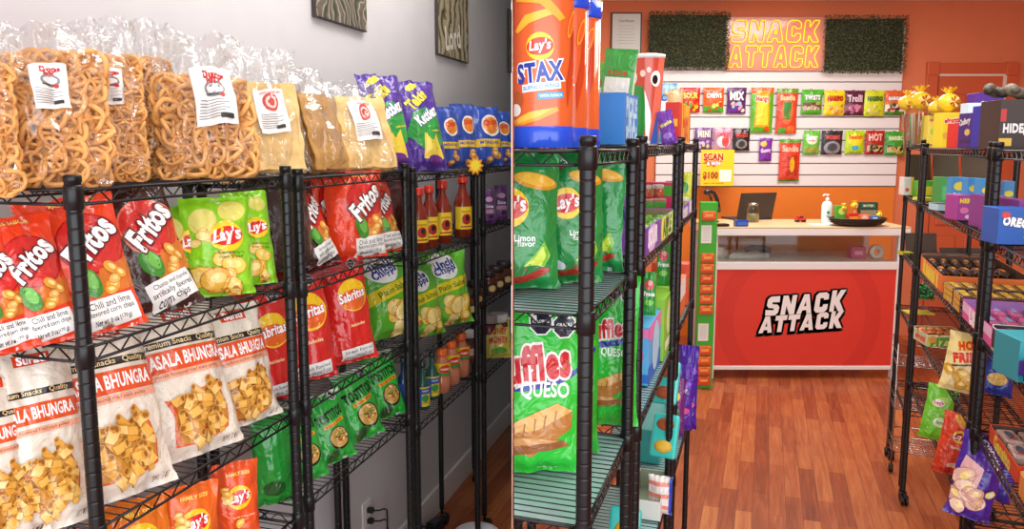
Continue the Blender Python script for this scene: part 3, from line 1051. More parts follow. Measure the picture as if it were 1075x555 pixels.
tak = [('p', .0, .45, [(-.5, -.15), (-.3, .35), (.1, .5), (.5, .3), (.5, -.3), (.2, -.55), (-.2, -.5)], '#2a9a3c'), ('p', .0, .25, [(-.2, -.3), (-.1, .3), (.1, .1), (.25, .3), (.35, -.3), (.2, -.4)], '#e6c83c'),
       ('e', -.15, .92, .2, .08, '#f0d820', 30), ('t', -.12, .76, 'Takis', .6, '#f4dc20', 38, .05, 1.4, '#3a1a6a'), ('t', .06, .58, 'Kettlez', .7, '#ffffff', 30, .05, 1.6, '#1c3a8a'),
       ('p', -.05, .3, [(-.1, -.3), (.0, .2), (.1, -.2)], '#f2dc70'), ('t', .28, .42, 'HABANERO', .3, '#f4e040', 12, .03), ('e', .1, .1, .2, .1, '#6a2a8a', 0)]
PG = 'purple chip bags'
bagat(RB, 413, .06, 0, 46, 104, 34, '#4a2494', tak, 'purple and green chip bag next to the clear sheets', seed=71, lean=20, group=PG)
bagat(RC, 452, .07, 0, 40, 98, 36, '#4a2494', tak, 'purple and green chip bag nearer the blue snack bags', seed=72, lean=20, group=PG)
blu = [('r', 0, .36, 1.0, .22, '#f0c828', 0), ('e', .1, .66, .3, .3, '#f6f0e0'), ('e', .1, .66, .24, .24, '#e8862a'), ('t', .1, .70, 'Chips', .44, '#d02020', 10, .04, 1.3), ('t', 0, .37, 'MORADAS', .6, '#2040a0', 0, .03)] + chips(.15, .16, .24, 3, 4, ('#d8924a', '#e2a860'))
BG = 'blue snack bags'
bagat(RC, 472, .12, 0, 26, 64, 40, '#2448a8', blu, 'blue and yellow snack bag right behind the purple bags', seed=73, lean=8, group=BG)
bagat(RC, 490, .10, 0, 26, 66, 40, '#2448a8', blu, 'blue and yellow snack bag second in its row', seed=74, lean=8, group=BG)
bagat(RD, 513, .05, 0, 34, 62, 30, '#2850b8', blu, 'blue and yellow snack bag with large round picture', seed=75, lean=12, group=BG)
bagat(RD, 529, .05, 0, 22, 56, 30, '#2850b8', blu, 'blue and yellow snack bag cut off at the far end of the top shelf', seed=76, lean=12, group=BG, clip=-1)


# ---------------------------------------------------------------- bottles
def bottle(rk, px, t, lev, hpx, prof, m, capm, capr, lab, label, name='hot_sauce_bottle', cat='bottle', group=None, yaw=30, caph=.12, kind='paper'):
    """prof: list of (r,z) in units of height"""
    p = rk.at(px, t, lev)
    Hh = hpx * dep(p) / F
    root = empty(name)
    mb = MB()
    top = prof[-1][1]
    mb.lathe([(r * Hh, z * Hh) for r, z in prof], m, n=24)
    mb.build('bottle_body', root)
    mb = MB()
    mb.lathe([(capr * Hh, (1 - caph) * Hh), (capr * Hh * 1.06, (1 - caph * .9) * Hh), (capr * Hh, (1 - .01) * Hh), (capr * Hh * .85, Hh)], capm, n=20)
    mb.build('cap', root)
    rmax = max(r for r, z in prof)
    z0, z1, dec = lab
    mb = MB()
    rr = rmax * Hh
    W = 2 * rr * 1.35; LH = (z1 - z0) * Hh
    def sf(x, y, l): return Vector((math.sin(x / rr) * (rr + l + .0005), -math.cos(x / rr) * (rr + l + .0005), z0 * Hh + y))
    put_decals(mb, dec, sf, W, LH, kind, gx=W / 14)
    mb.build('label', root)
    return on(root, rk, px, t, lev, yaw, 0, 0, label, cat, group)


val_prof = [(.12, 0), (.145, .015), (.145, .56), (.12, .64), (.07, .74), (.058, .80), (.058, .9)]
val_dec = [('r', 0, .5, 1, 1.4, '#f2d428'), ('t', 0, .78, 'VALENTINA', .42, '#c01818', 0, .03, 1.4), ('e', 0, .45, .2, .22, '#c81c18'), ('e', .03, .5, .1, .12, '#1a1a1a'), ('r', 0, .12, .5, .06, '#c01818'), ('t', 0, .3, 'SALSA PICANTE', .4, '#1a1a1a', 0, .02)]
VM, OC = mat('#862410', 'gloss'), mat('#d8301c', 'gloss')
VG = 'red hot sauce bottles'
for px, t, hp, lab in ((440, .07, 66, 'red hot sauce bottle tight against the rack post'), (451, .07, 65, 'red hot sauce bottle second from the rack post'), (465, .065, 66, 'red hot sauce bottle third from the rack post'), (486, .06, 65, 'red hot sauce bottle standing apart on the right')):
    bottle(RC, px, t, 1, hp, val_prof, VM, OC, .075, (.14, .5, val_dec), lab, group=VG, caph=.13)
for px, t, hp in ((418, .2, 66), (428, .14, 66)):
    bottle(RB, px, t, 1, hp, val_prof, mat('#5c1a12', 'gloss'), mat('#7a1c14', 'gloss'), .075, (.14, .5, [('r', 0, .5, 1, 1.4, '#5a1a14')]), 'dark sauce bottle %s at the back behind the leaning corn chips' % ('left' if px < 420 else 'right'), group='dark bottles at the back', caph=.13)
yu_prof = [(.12, 0), (.14, .015), (.14, .5), (.10, .6), (.055, .68), (.05, .88)]
yu = [('r', 0, .5, 1, 1.9, '#e8d83a'), ('r', 0, .78, 1, .3, '#1c50b0'), ('e', 0, .42, .2, .2, '#2a9a4a'), ('t', 0, .8, 'YUCATAN', .4, '#ffffff', 0, .03, 1.4), ('r', -.3, .4, .2, .9, '#2a62c0'), ('t', 0, .2, 'HABANERO', .4, '#c02020', 0, .02, 1.2)]
GM, GC = mat('#24584c', 'gloss'), mat('#1c3c3c', 'gloss')
bottle(RC, 444, .06, 3, 52, yu_prof, GM, GC, .07, (.08, .48, yu), 'green glass sauce bottle tight beside the post, dark cap', group='green sauce bottles', caph=.13)
bottle(RC, 454, .07, 3, 52, yu_prof, GM, GC, .07, (.08, .48, yu), 'green glass sauce bottle next to the orange-capped ones, dark cap', group='green sauce bottles', caph=.13)
ch_prof = [(.17, 0), (.2, .02), (.2, .36), (.17, .4), (.2, .45), (.2, .66), (.13, .76), (.11, .84)]
ch = [('r', 0, .5, 1, 1.9, '#f0d020'), ('e', 0, .5, .26, .2, '#d83018'), ('t', 0, .52, 'CHAMOY', .4, '#ffffff', 0, .03, 1.3), ('r', 0, .08, 1, .16, '#2a9a3a')]
CH, CO = mat('#c87858', 'gloss'), mat('#f06820', 'gloss')
for px, lab in ((464, 'orange-capped seasoning bottle nearest the green glass bottles'), (474, 'orange-capped seasoning bottle in the middle of three'), (484, 'orange-capped seasoning bottle on the right of three')):
    bottle(RC, px, .065, 3, 46, ch_prof, CH, CO, .115, (.42, .70, ch), lab, name='seasoning_bottle', group='orange-capped bottles', caph=.17)
bottle(RB, 424, .07, 3, 52, yu_prof, mat('#1c3a6a', 'gloss'), GC, .07, (.08, .48, [('r', 0, .5, 1, 1.9, '#2a4a9a')]), 'dark blue sauce bottle hidden behind the rack post', caph=.13)

jar_prof = [(.3, 0), (.34, .03), (.34, .62), (.28, .72), (.26, .76)]
jd = [('r', 0, .5, 1, 1.4, '#2c1c1a'), ('e', 0, .5, .18, .14, '#d8b878')]
JM = mat('#5c2c1a', 'gloss')
for px, t, lab in ((492, .05, 'small dark jar beside the green chip bags'), (499, .09, 'small dark jar behind the thin rack post')):
    bottle(RC, px, t, 2, 26, jar_prof, JM, mat('#2a1a18', 'paper'), .3, (.1, .5, jd), lab, name='spice_jar', cat='jar', group='small dark jars', caph=.24)
for px, lab in ((513, 'small dark jar left on the far rack'), (521, 'small dark jar in the middle of the far rack'), (529, 'small dark jar right on the far rack')):
    bottle(RD, px, .04, 2, 26, jar_prof, JM, mat('#2a1a18', 'paper'), .3, (.1, .5, jd), lab, name='spice_jar', cat='jar', group='small dark jars', caph=.24)
wj = [('r', 0, .5, 1, 1.9, '#8c2c2c'), ('e', 0, .5, .18, .18, '#f0d0c0')]
bottle(RD, 524, .06, 3, 42, [(.2, 0), (.24, .02), (.24, .7), (.2, .78)], mat('#7a3a34', 'gloss'), mat('#e8e4e4', 'paper'), .22, (.15, .6, wj), 'red jar with a white lid on the far rack', name='candy_jar', cat='jar', caph=.2)
bottle(RD, 514, .10, 3, 42, [(.2, 0), (.24, .02), (.24, .7), (.2, .78)], mat('#7a3a34', 'gloss'), mat('#b8a8a8', 'paper'), .22, (.15, .6, wj), 'red jar with a greyish lid half behind the white-lidded one', name='candy_jar', cat='jar', caph=.2)
bottle(RC, 492, .10, 3, 34, [(.2, 0), (.24, .02), (.24, .7), (.2, .78)], mat('#5a3430', 'gloss'), mat('#d8d0d0', 'paper'), .22, (.15, .6, wj), 'dark jar with pale lid behind the orange-capped bottles', name='candy_jar', cat='jar', caph=.2)
# purple packs, honey candies, price tag card
for px, lab in ((514, 'purple printed candy packet on the far rack, left'), (527, 'purple printed candy packet on the far rack, right')):
    bagat(RD, px, .05, 1, 13, 36, 20, '#6a3a7c', [('e', 0, .7, .3, .2, '#d8a8c8'), ('r', 0, .35, .9, .3, '#c890b0'), ('t', 0, .5, 'Dulces', .7, '#ffffff', 0, .03, 1.4), ('e', .1, .2, .25, .14, '#3a1c4a')], lab, name='candy_bag', cat='bag of candy', seed=px, lean=8, group='purple candy packets', clip=-1)
bagat(RD, 524, .03, 3, 30, 42, 10, '#c8b84a', [('r', 0, .6, .9, .5, '#d8cc70'), ('t', 0, .62, 'HONEY', .7, '#c82818', 0, .05, 1.6), ('t', 0, .40, 'MONEY', .7, '#c82818', 0, .05, 1.6), ('e', 0, .15, .3, .1, '#5aa02a')], 'yellow bag with red lettering at the end of the far bottom shelf', name='candy_bag', cat='bag of candy', seed=6, lean=30, clip=-1, dz=-.0)
# starburst hanging tag
p = RC.at(499, -.012, 1.77 - .075)
mb = MB()
pts = [(math.cos(i * math.pi / 10) * (.024 if i % 2 else .036), math.sin(i * math.pi / 10) * (.026 if i % 2 else .040)) for i in range(20)]
put_decals(mb, [('p', 0, .5, [(a * 10, b * 10) for a, b in pts], '#e8961c'), ('p', 0, .5, [(a * 7, b * 7) for a, b in pts], '#f8e03a')], lambda x, y, l: Vector((x, -l - .001, y)), .1, .1, 'paper')
mb.add([(a, 0, b + .05) for a, b in pts] + [(a, .0014, b + .05) for a, b in pts], [tuple(range(20)), tuple(range(39, 19, -1))] + [(i, (i + 1) % 20, 20 + (i + 1) % 20, 20 + i) for i in range(20)], mat('#e8961c', 'paper'))
o = mb.build('price_burst'); place(o, p + Vector((0, -.004, -.05)), 20); tag(o, 'yellow starburst price card clipped to the rack edge', 'price card')
# ================================================================ RIGHT ROOM: BACK WALL
def rect_back(x0, x1, y0, y1, Y):
    a, b = on_y(x0, y0, Y), on_y(x1, y1, Y)
    return a.x, b.x, min(a.z, b.z), max(a.z, b.z)


BW = BACKY
# door with frame
x0, x1, zb, zt = rect_back(966, 1052, 355, 80, BW)
TERRA = plaster('#c45c36', 'door_paint', .45)
door = empty('door_1', ((x0 + x1) / 2, BW, 0)); door['kind'] = 'structure'
w = x1 - x0
mb = MB()
t = .115
mb.box(-w / 2 - t, -w / 2 - .012, -.03, 0, 0, zt + t, TERRA, bev=.004)
mb.box(w / 2 + .03, w / 2 + t + .02, -.03, 0, 0, zt + t, TERRA, bev=.004)
mb.box(-w / 2 - .012, w / 2 + .03, -.03, 0, zt + .02, zt + t, TERRA, bev=.004)
for sx in (-w / 2 - t * .55, w / 2 + t * .62): mb.box(sx - .055, sx + .055, -.04, 0, zt + .005, zt + t + .01, TERRA, bev=.006)
mb.build('door_frame', door)
mb = MB()
mb.box(w / 2, w / 2 + .032, -.022, 0, 0, zt + .02, mat('#d8cfc0', 'paper')); mb.box(-w / 2 - .014, w / 2, -.022, 0, zt, zt + .02, mat('#d8cfc0', 'paper'))
mb.build('door_jamb', door)
mb = MB()
mb.box(-w / 2, w / 2, -.018, 0, .01, zt, TERRA)
for cx_ in (-w * .24, w * .24):
    for z0_, z1_ in ((.25, .95), (1.05, 1.72), (1.84, zt - .16)):
        mb.box(cx_ - w * .17, cx_ + w * .17, -.028, -.017, z0_, z1_, TERRA, bev=.01)
mb.build('door_leaf', door)

# slatwall panel (white slats with grooves) and the orange panel under it
x0, x1, zb, zt = rect_back(688, 951, 196, 24, BW - .03)
SLATM = mat('#e4dedc', 'paper')
mb = MB()
mb.box(x0, x1, BW - .014, BW - .001, zb, zt, mat('#8a8280', 'paper'))
n = 14
hh = (zt - zb) / n
for i in range(n):
    mb.box(x0, x1, BW - .03, BW - .013, zb + i * hh + .009, zb + (i + 1) * hh - .001, SLATM, bev=.002)
o = mb.build('slatwall_panel'); tag(o, 'white grooved slatwall panel carrying the hanging candy bags', 'wall panel')
SLZ = [zb + i * hh for i in range(n + 1)]
xs0, xs1 = x0, x1
mb = MB()
mb.box(x0, x1, BW - .02, BW - .001, .0, zb - .003, plaster('#df7a22', 'amber_panel_paint', .6))
o = mb.build('lower_wall_panel'); tag(o, 'amber orange painted panel below the white slatwall behind the counter', 'wall panel')

# hedge panels
def hedge(px0, px1, py0, py1, label, seed):
    x0, x1, zb, zt = rect_back(px0, px1, py1, py0, BW - .09)
    w, h = x1 - x0, zt - zb
    mb = MB()
    mb.box(.02, w - .02, -.04, -.002, .02, h - .02, mat('#26301c', 'matte'))
    rnd = random.Random(seed)
    ms = [mat(c, 'matte') for c in ('#3c4626', '#4a5430', '#2e3820', '#5c6040', '#443c28')]
    for i in range(5200):
        x, z = rnd.uniform(-.008, w + .008), rnd.uniform(-.008, h + .008)
        y = -.04 - rnd.random() ** .7 * .045
        s_ = rnd.uniform(.008, .017)
        m_ = Matrix.Translation((x, y, z)) @ Matrix.Rotation(rnd.uniform(0, 6.28), 4, 'Y') @ Matrix.Rotation(rnd.uniform(-1.1, 1.1), 4, 'X') @ Matrix.Rotation(rnd.uniform(-.7, .7), 4, 'Z')
        mb.add([m_ @ Vector(v) for v in ((-s_ * .35, 0, 0), (0, .002, -s_ * .6), (s_ * .35, 0, 0), (0, .002, s_ * .8))], [(0, 1, 2, 3)], ms[int(rnd.random() * 5)])
    o = mb.build('hedge_panel'); o.location = (x0, BW - .031, zb)
    tag(o, label, 'hedge panel', 'artificial hedge panels')


hedge(680, 766, 13, 72, 'dark green artificial hedge panel left of the neon sign', 1)
hedge(864, 953, 17, 76, 'dark green artificial hedge panel right of the neon sign', 2)

# heavy block letters of the shop's logo: outlines in a unit cell (x 0..1, y 0..1)
GL = {
 'S': (.96, [(.04, .02), (.72, .0), (.92, .14), (.95, .42), (.80, .56), (.42, .60), (.42, .70), (.92, .68), (.88, 1.0), (.26, 1.0), (.06, .86), (.04, .56), (.18, .42), (.56, .38), (.56, .28), (.0, .32)]),
 'N': (1.05, [(.04, .0), (.36, .0), (.38, .46), (.66, .0), (1.0, .0), (1.02, 1.0), (.70, 1.0), (.68, .52), (.40, 1.0), (.06, 1.0)]),
 'A': (1.08, [(.0, .0), (.34, .0), (.40, .17), (.68, .17), (.72, .0), (1.06, .0), (.72, 1.0), (.36, 1.0)]),
 'C': (.98, [(.20, .0), (.76, .0), (.95, .14), (.95, .40), (.62, .40), (.60, .28), (.38, .28), (.36, .72), (.60, .72), (.62, .62), (.95, .64), (.93, .88), (.74, 1.0), (.22, 1.0), (.03, .86), (.03, .14)]),
 'K': (1.08, [(.04, .0), (.36, .0), (.36, .34), (.66, .0), (1.06, .0), (.66, .50), (1.02, 1.0), (.64, 1.0), (.38, .66), (.38, 1.0), (.06, 1.0)]),
 'T': (.92, [(.28, .0), (.62, .0), (.62, .70), (.90, .70), (.92, 1.0), (.0, 1.0), (.0, .70), (.28, .70)]),
}
HOLE = [(.46, .38), (.62, .38), (.545, .66)]


def block(word, w, h, skew=.1, slope=.0, rise=None, gap=.03):
    adv = []; x = 0
    for c in word:
        adv.append(x); x += GL[c][0] + gap
    q = w / x
    out = []
    for i, c in enumerate(word):
        r = (rise or [0] * 9)[i]
        for k, poly in enumerate([GL[c][1]] + ([HOLE] if c == 'A' else [])):
            out.append(([((adv[i] + a) * q + skew * b * h - w / 2, b * h * (1 + r * .1) + ((adv[i] + a) * q) * slope) for a, b in poly], k))
    return out


# neon sign
x0, x1, zb, zt = rect_back(763, 866, 73, 19, BW - .06)
root = empty('neon_sign', ((x0 + x1) / 2, BW - .05, zb))
tag(root, 'glowing yellow neon SNACK ATTACK sign between two hedge panels', 'neon sign')
mb = MB(); mb.box(-(x1 - x0) / 2 - .02, (x1 - x0) / 2 + .02, -.006, .004, -.01, zt - zb + .01, mat('#c98c7c', 'gloss')); mb.build('backing_board', root)


def neon_text(word, wid, hei, x, z):
    tb = MB()
    for poly, k in block(word, wid, hei, .06, gap=.14):
        pts = []
        n = len(poly)
        for a in range(n):
            p, q = Vector(poly[a]), Vector(poly[(a + 1) % n])
            for t in (.12, .88): pts.append(p.lerp(q, t))
        tb.tube([(x + p.x, -.02, z + p.y) for p in pts], .0048, mat('#ffb81c', 'glow'), n=7, closed=True)
    tb.build('neon_tube', root)


hz = zt - zb
neon_text('SNACK', (x1 - x0) * .94, hz * .42, .0, hz * .53)
neon_text('ATTACK', (x1 - x0) * .97, hz * .42, -.01, hz * .04)
pl = bpy.data.lights.new('neon_glow_light', 'AREA'); pl.shape = 'RECTANGLE'; pl.size = .8; pl.size_y = .3; pl.energy = .6; pl.color = (1, .45, .15)
po = bpy.data.objects.new('neon_glow_light', pl); COL.objects.link(po); po.location = ((x0 + x1) / 2, BW - .12, zb + .2); po.rotation_euler = (R(90), 0, 0)

# framed certificate
x0, x1, zb, zt = rect_back(641, 674, 57, 13, BW - .02)
w, h = x1 - x0, zt - zb
mb = MB(); mb.box(-w / 2, w / 2, -.02, 0, 0, h, mat('#22201f', 'paper'), bev=.003)
o = mb.build('framed_certificate')
mb = MB(); mb.box(-w / 2 + .012, w / 2 - .012, -.0215, -.0195, .012, h - .012, mat('#c2c4bf', 'paper'))
put_decals(mb, [('t', 0, .8, 'Certificate', .5, '#6a6c68')] + [('r', 0, .68 - i * .07, .6 if i % 2 else .5, .012, '#8e908c') for i in range(7)], lambda x, y, l: Vector((x, -.0216 - l, y)), w, h, 'paper')
mb.build('paper_sheet', o)
o.location = ((x0 + x1) / 2, BW - .001, zb); tag(o, 'black framed certificate on the orange wall left of the hedge', 'framed paper')

# yellow scan sign
x0, x1, zb, zt = rect_back(735, 771, 195, 157, BW - .25)
w, h = x1 - x0, zt - zb
st = [(math.cos(i * math.pi / 9) * (.2 if i % 2 else .34), math.sin(i * math.pi / 9) * (.13 if i % 2 else .2)) for i in range(18)]
mb = MB(); mb.box(-w / 2, w / 2, -.004, 0, 0, h, mat('#f2c91c', 'paper'))
put_decals(mb, [('p', -.15, .68, st, '#c8621c'), ('t', -.13, .80, 'SCAN', .6, '#c01c14', 0, .05, 1.3, '#f8e8a0'), ('t', -.12, .62, '& WIN', .4, '#ffffff', 0, .04, 1.2, '#c01c14'),
                ('t', -.2, .28, '$100', .46, '#a8341a', 0, .06, 1.3), ('r', .25, .28, .36, .36, '#f4f0dc'), ('t', -.1, .07, 'scan to win a prize', .6, '#a8341a', 0, .0)], lambda x, y, l: Vector((x, -.0045 - l, y)), w, h, 'paper')
o = mb.build('promotion_sign')
o.location = ((x0 + x1) / 2, BW - .25, zb); tag(o, 'yellow SCAN and $100 sign in front of the slatwall by the wire rack', 'sign')
mb = MB()
for sx in (-w * .4, w * .4): mb.tube([(sx, 0, h * .96), (sx, .1, h * 1.0), (sx, .22, h * 1.0)], .003, mat('#c8c8c8', 'metal'))
mb.build('bracket', o)

# hanging candy bags on hooks
def hang(px0, px1, py0, py1, base, decals, label, seed, off=.055, T=.3, cat='bag of candy', group='candy bags hanging on the slatwall'):
    Y = BW - off
    a, b = on_y(px0, py0, Y), on_y(px1, py1, Y)
    W, Hh = b.x - a.x, a.z - b.z
    o = make_bag('candy_bag', W, Hh, min(W * T, .045), base, [d for d in decals], seed, nu=14, nv=18, wr=.8)
    place(o, ((a.x + b.x) / 2, Y, b.z), 0, -2)
    tag(o, label, cat, group)
    mb = MB()
    x = (a.x + b.x) / 2
    z = a.z - .012
    mb.tube([(x, BW - .03, z + .006), (x, Y - .03, z), (x, Y - .036, z + .012)], .0025, mat('#d8d8d8', 'metal'))
    mb.box(x - .012, x + .012, BW - .033, BW - .03, z - .01, z + .02, mat('#d8d8d8', 'metal'))
    h = mb.build('display_hook'); tag(h, 'small wire hook holding ' + label.split(' hanging')[0].split(' on the')[0][:70], 'hook', 'wire hooks on the slatwall')


def gum(seed, cols, cx=0, cy=.25, r=.36, n=12, s=.09):
    rnd = random.Random(seed)
    return [('e', cx + rnd.uniform(-r, r), cy + rnd.uniform(-.15, .15), s * rnd.uniform(.8, 1.3), s * rnd.uniform(.6, 1), rnd.choice(cols), rnd.uniform(0, 90)) for i in range(n)]


row1 = [
    (714, 735, 92, 118, '#d8281c', 'red', 'SOUR', '#ffe040', [('r', 0, .2, 1, .2, '#8a3a1c')] + gum(1, ('#f4c020', '#58a82a', '#e86020'))),
    (738, 760, 92, 118, '#f0641c', 'orange and green', 'CHEWS', '#ffffff', [('r', 0, .12, 1, .3, '#4ca82a')] + gum(2, ('#f8e8c0', '#c8e060', '#e84020'))),
    (763, 783, 92, 119, '#5a2a6a', 'purple', 'MIX', '#ffffff', [('r', 0, .1, 1, .2, '#6a2a9a')] + gum(3, ('#e0a0c0', '#f0e0a0', '#a0c8e8'))),
    (841, 863, 94, 120, '#4aae24', 'green', 'TWISTS', '#ffffff', [('r', 0, .35, .9, .3, '#6a4a2a')] + gum(4, ('#d8c8a0', '#90c040', '#c8a0a0'), cy=.35)),
    (865, 887, 95, 121, '#f0d01c', 'yellow', 'HARIBO', '#d02818', gum(5, ('#f0b060', '#e88040', '#f8d880', '#c8a040'))),
    (886, 907, 95, 121, '#5c2038', 'maroon', 'Trolli', '#f0d0e0', [('r', 0, .3, .9, .28, '#8a3a5a')] + gum(6, ('#d080a0', '#a06080'))),
    (907, 928, 95, 122, '#cfd820', 'yellow-green', 'HARIBO', '#4a7a1a', gum(7, ('#e8e0a0', '#a8b040', '#d8c860'))),
    (929, 951, 95, 121, '#e0602c', 'orange white and green', 'RAINBOW', '#ffffff', [('r', 0, .05, 1, .2, '#3a8a2a'), ('r', 0, .3, 1, .3, '#e8e0c8')] + gum(8, ('#3a3a2a', '#508030', '#a04030'), cy=.3)),
]
for i, (a, b, c, d, base, nm, tx, tc_, dec) in enumerate(row1):
    hang(a, b, c, d, base, dec + [('t', 0, .68, tx, .74, tc_, 0, .05, 1.4, '#3a2020')], '%s gummy candy bag hanging in the upper slatwall row' % nm, 100 + i)
hang(788, 811, 92, 139, '#5cae1e', [('r', 0, .95, 1, .3, '#f0641c'), ('p', 0, .5, [(-.34, -.7), (.34, -.7), (.28, .8), (-.28, .8)], '#f0a020'), ('p', 0, .5, [(-.28, -.62), (.28, -.62), (.22, .6), (-.22, .6)], '#f4d63a'), ('t', 0, .74, 'Mango', .6, '#d84020', 0, .05, 1.4, '#ffffff'), ('e', .24, .08, .14, .1, '#e8541c')],
     'tall orange and green candy bag hanging in the middle of the upper row', 120)
hang(815, 836, 93, 140, '#d8482a', [('r', 0, .95, 1, .2, '#6a9a2a'), ('e', 0, .5, .3, .6, '#e86a3a'), ('p', 0, .5, [(-.15, -.4), (.15, -.4), (.2, .4), (-.2, .4)], '#3a8a3a'), ('t', 0, .8, 'Sandia', .7, '#f8d0a0', 0, .05, 1.3), ('e', .2, .08, .2, .2, '#e87030'), ('e', -.2, .06, .2, .15, '#58a838')],
     'tall red and green candy bag hanging right of the tall orange one', 121)
row2 = [
    (729, 748, 134, 157, '#7a4a90', 'purple green', 'MINI', '#f0f0d0', gum(9, ('#d0e090', '#c0a0d8', '#e0c0e0'))),
    (749, 769, 134, 158, '#c890a8', 'pink and grey', 'CANDY', '#e83040', [('e', 0, .4, .36, .3, '#e8e0e8'), ('e', .1, .42, .2, .3, '#d85050')]),
    (769, 787, 135, 158, '#242022', 'black', 'SKULLS', '#e04030', [('e', 0, .3, .34, .26, '#8a8a8a'), ('e', 0, .3, .2, .18, '#3a3a3a')]),
    (843, 860, 137, 162, '#6abf3e', 'pale green', 'Sour', '#ffffff', [('e', 0, .6, .3, .24, '#e8f0d0'), ('t', 0, .6, 'Sweet', .5, '#d02818', 0, .05), ('r', 0, .2, .8, .3, '#a0a040')]),
    (862, 884, 137, 162, '#2c2a2c', 'black red lettered', 'WORMS', '#e05050', [('e', 0, .28, .4, .3, '#8e8e94'), ('e', 0, .3, .25, .18, '#4a4a50')]),
    (887, 907, 137, 161, '#b8d81e', 'lime', 'Swedish', '#e03020', [('e', 0, .6, .4, .3, '#f4e02a'), ('e', 0, .25, .2, .12, '#40b8c8')]),
    (908, 928, 137, 162, '#b02820', 'dark red', 'HOT', '#f0c0b0', [('r', 0, .25, .8, .3, '#c8b880')] + gum(11, ('#3a2a20', '#6a5030'))),
    (929, 950, 138, 163, '#3a9a2a', 'mid green', 'HARIBO', '#e8f0c0', [('r', 0, .25, .8, .26, '#c8c088')] + gum(12, ('#3a3020', '#c8a040'))),
]
for i, (a, b, c, d, base, nm, tx, tc_, dec) in enumerate(row2):
    hang(a, b, c, d, base, dec + [('t', 0, .72, tx, .7, tc_, 0, .05, 1.4)], '%s candy bag hanging in the lower slatwall row' % nm, 130 + i)
hang(797, 810, 145, 169, '#7a2aa0', [('t', 0, .45, 'Gummy', .8, '#f0e0f8', 8, .05, 1.6), ('e', -.2, .75, .25, .2, '#e8c030')], 'small violet candy bag hanging alone under the tall orange one', 150)
hang(818, 839, 146, 190, '#d8402a', [('r', 0, .97, 1, .2, '#4a9a2a'), ('r', 0, .02, 1, .1, '#3a9a2a'), ('p', .1, .45, [(-.25, -.6), (.25, -.6), (.25, .3), (-.25, .3)], '#b83020'), ('e', .1, .4, .12, .35, '#f0b020'), ('t', 0, .78, 'Sandia', .8, '#f0c0a0', 0, .04, 1.3)], 'tall red candy bag hanging lowest below the slatwall edge', 151)
# faint top fastener
# ================================================================ COUNTER
CY = 5.69
xa, xb = on_y(748, 240, CY).x, on_y(951, 240, CY).x
zt = on_y(800, 238, CY).z
zt2 = on_y(800, 247, CY).z
zl0 = on_y(800, 275, CY).z; zl1 = on_y(800, 283, CY).z
zbo = on_y(800, 384, CY).z; zbo2 = on_y(800, 388, CY).z
DC = .62
root = empty('service_counter', ((xa + xb) / 2, CY, 0))
tag(root, 'white framed service counter with red SNACK ATTACK front panel', 'counter')
hw = (xb - xa) / 2
WH = mat('#ece9e6', 'paper')
mb = MB(); mb.box(-hw - .03, hw + .03, -.02, DC, zt2, zt - .012, WH, bev=.004); mb.box(-hw - .03, hw + .03, -.02, DC, zt - .012, zt, plaster('#d9b98c', 'pale_wood_top', .4, 30, .08), bev=.002); mb.build('countertop', root)
for sx, nm in ((-hw, 0), (hw - .045, 0)):
    mb = MB(); mb.box(sx, sx + .045, 0, .045, 0, zt2, WH, bev=.003); mb.box(sx, sx + .045, DC - .05, DC - .005, 0, zt2, WH, bev=.003); mb.build('leg', root)
for za_, zb_ in ((zl1, zl0), (zbo2, zbo)):
    mb = MB(); mb.box(-hw + .045, hw - .045, .0, .03, za_, zb_, WH, bev=.003); mb.build('frame_rail', root)
mb = MB(); mb.box(-hw + .045, hw - .045, .02, DC - .02, zl0 - .02, zl0 - .002, WH); mb.build('inner_shelf', root)
mb = MB(); mb.box(-hw + .045, hw - .045, DC - .02, DC, .1, zl0, WH); mb.box(-hw + .045, hw - .045, DC - .012, DC, zl0, zt2, mat('#c7762c', 'paper')); mb.build('back_panel', root)
mb = MB(); mb.box(-hw + .045, hw - .045, .010, .0125, zl0, zt2, mat('#f6faf8', 'glass')); mb.build('glass_pane', root)
pw, ph = 2 * hw - .09, zl1 - zbo
mb = MB(); mb.box(-pw / 2, pw / 2, .008, .028, zbo, zl1, mat('#dd3a28', 'paper'))
def ring(cx_, cy_, r0, r1, a0, a1, n=30):
    a = [(math.cos(a0 + (a1 - a0) * i / n) * r1, math.sin(a0 + (a1 - a0) * i / n) * r1) for i in range(n + 1)]
    return a
arc = ring(0, 0, 0, .46, 0, 2 * math.pi * 29 / 30, 29)
arc2 = ring(0, 0, 0, .37, 0, 2 * math.pi * 29 / 30, 29)
LOGO = [('p', -.03, .5, arc, '#d23424'), ('p', -.03, .5, arc2, '#db3a28'),
        ]
BLK_ = []
for word, w_, h_, x_, y_, rr_ in (('ATTACK', .475, .095, -.018, .34, [0, 0, 0, 0, .1, .3]), ('SNACK', .45, .11, .0, .52, [0, 0, 0, .3, 1.0])):
    bl = block(word, w_, h_, .12, .07, rr_, gap=.10)
    sc_ = pw / ph
    BLK_.append((bl, x_, y_))
    for dx, dy in ((-.012, -.016), (.01, -.016), (-.012, .008), (.01, .008), (-.018, -.022), (0, -.02), (0, .01), (.012, 0), (-.014, 0)):
        for po_, k in bl:
            if not k: LOGO.append(('p', x_ + dx, y_ + dy * sc_, po_, '#161212', 0, 'flat'))
for bl, x_, y_ in BLK_:
    for po_, k in bl: LOGO.append(('p', x_, y_, po_, '#161212' if k else '#f4f2ee'))
put_decals(mb, LOGO, lambda x, y, l: Vector((x, .008 - l, zbo + y)), pw, ph, 'paper', dl=.0003)
mb.build('front_panel', root)


def ctop(px, py, z=None): return on_z(px, py, zt if z is None else z)


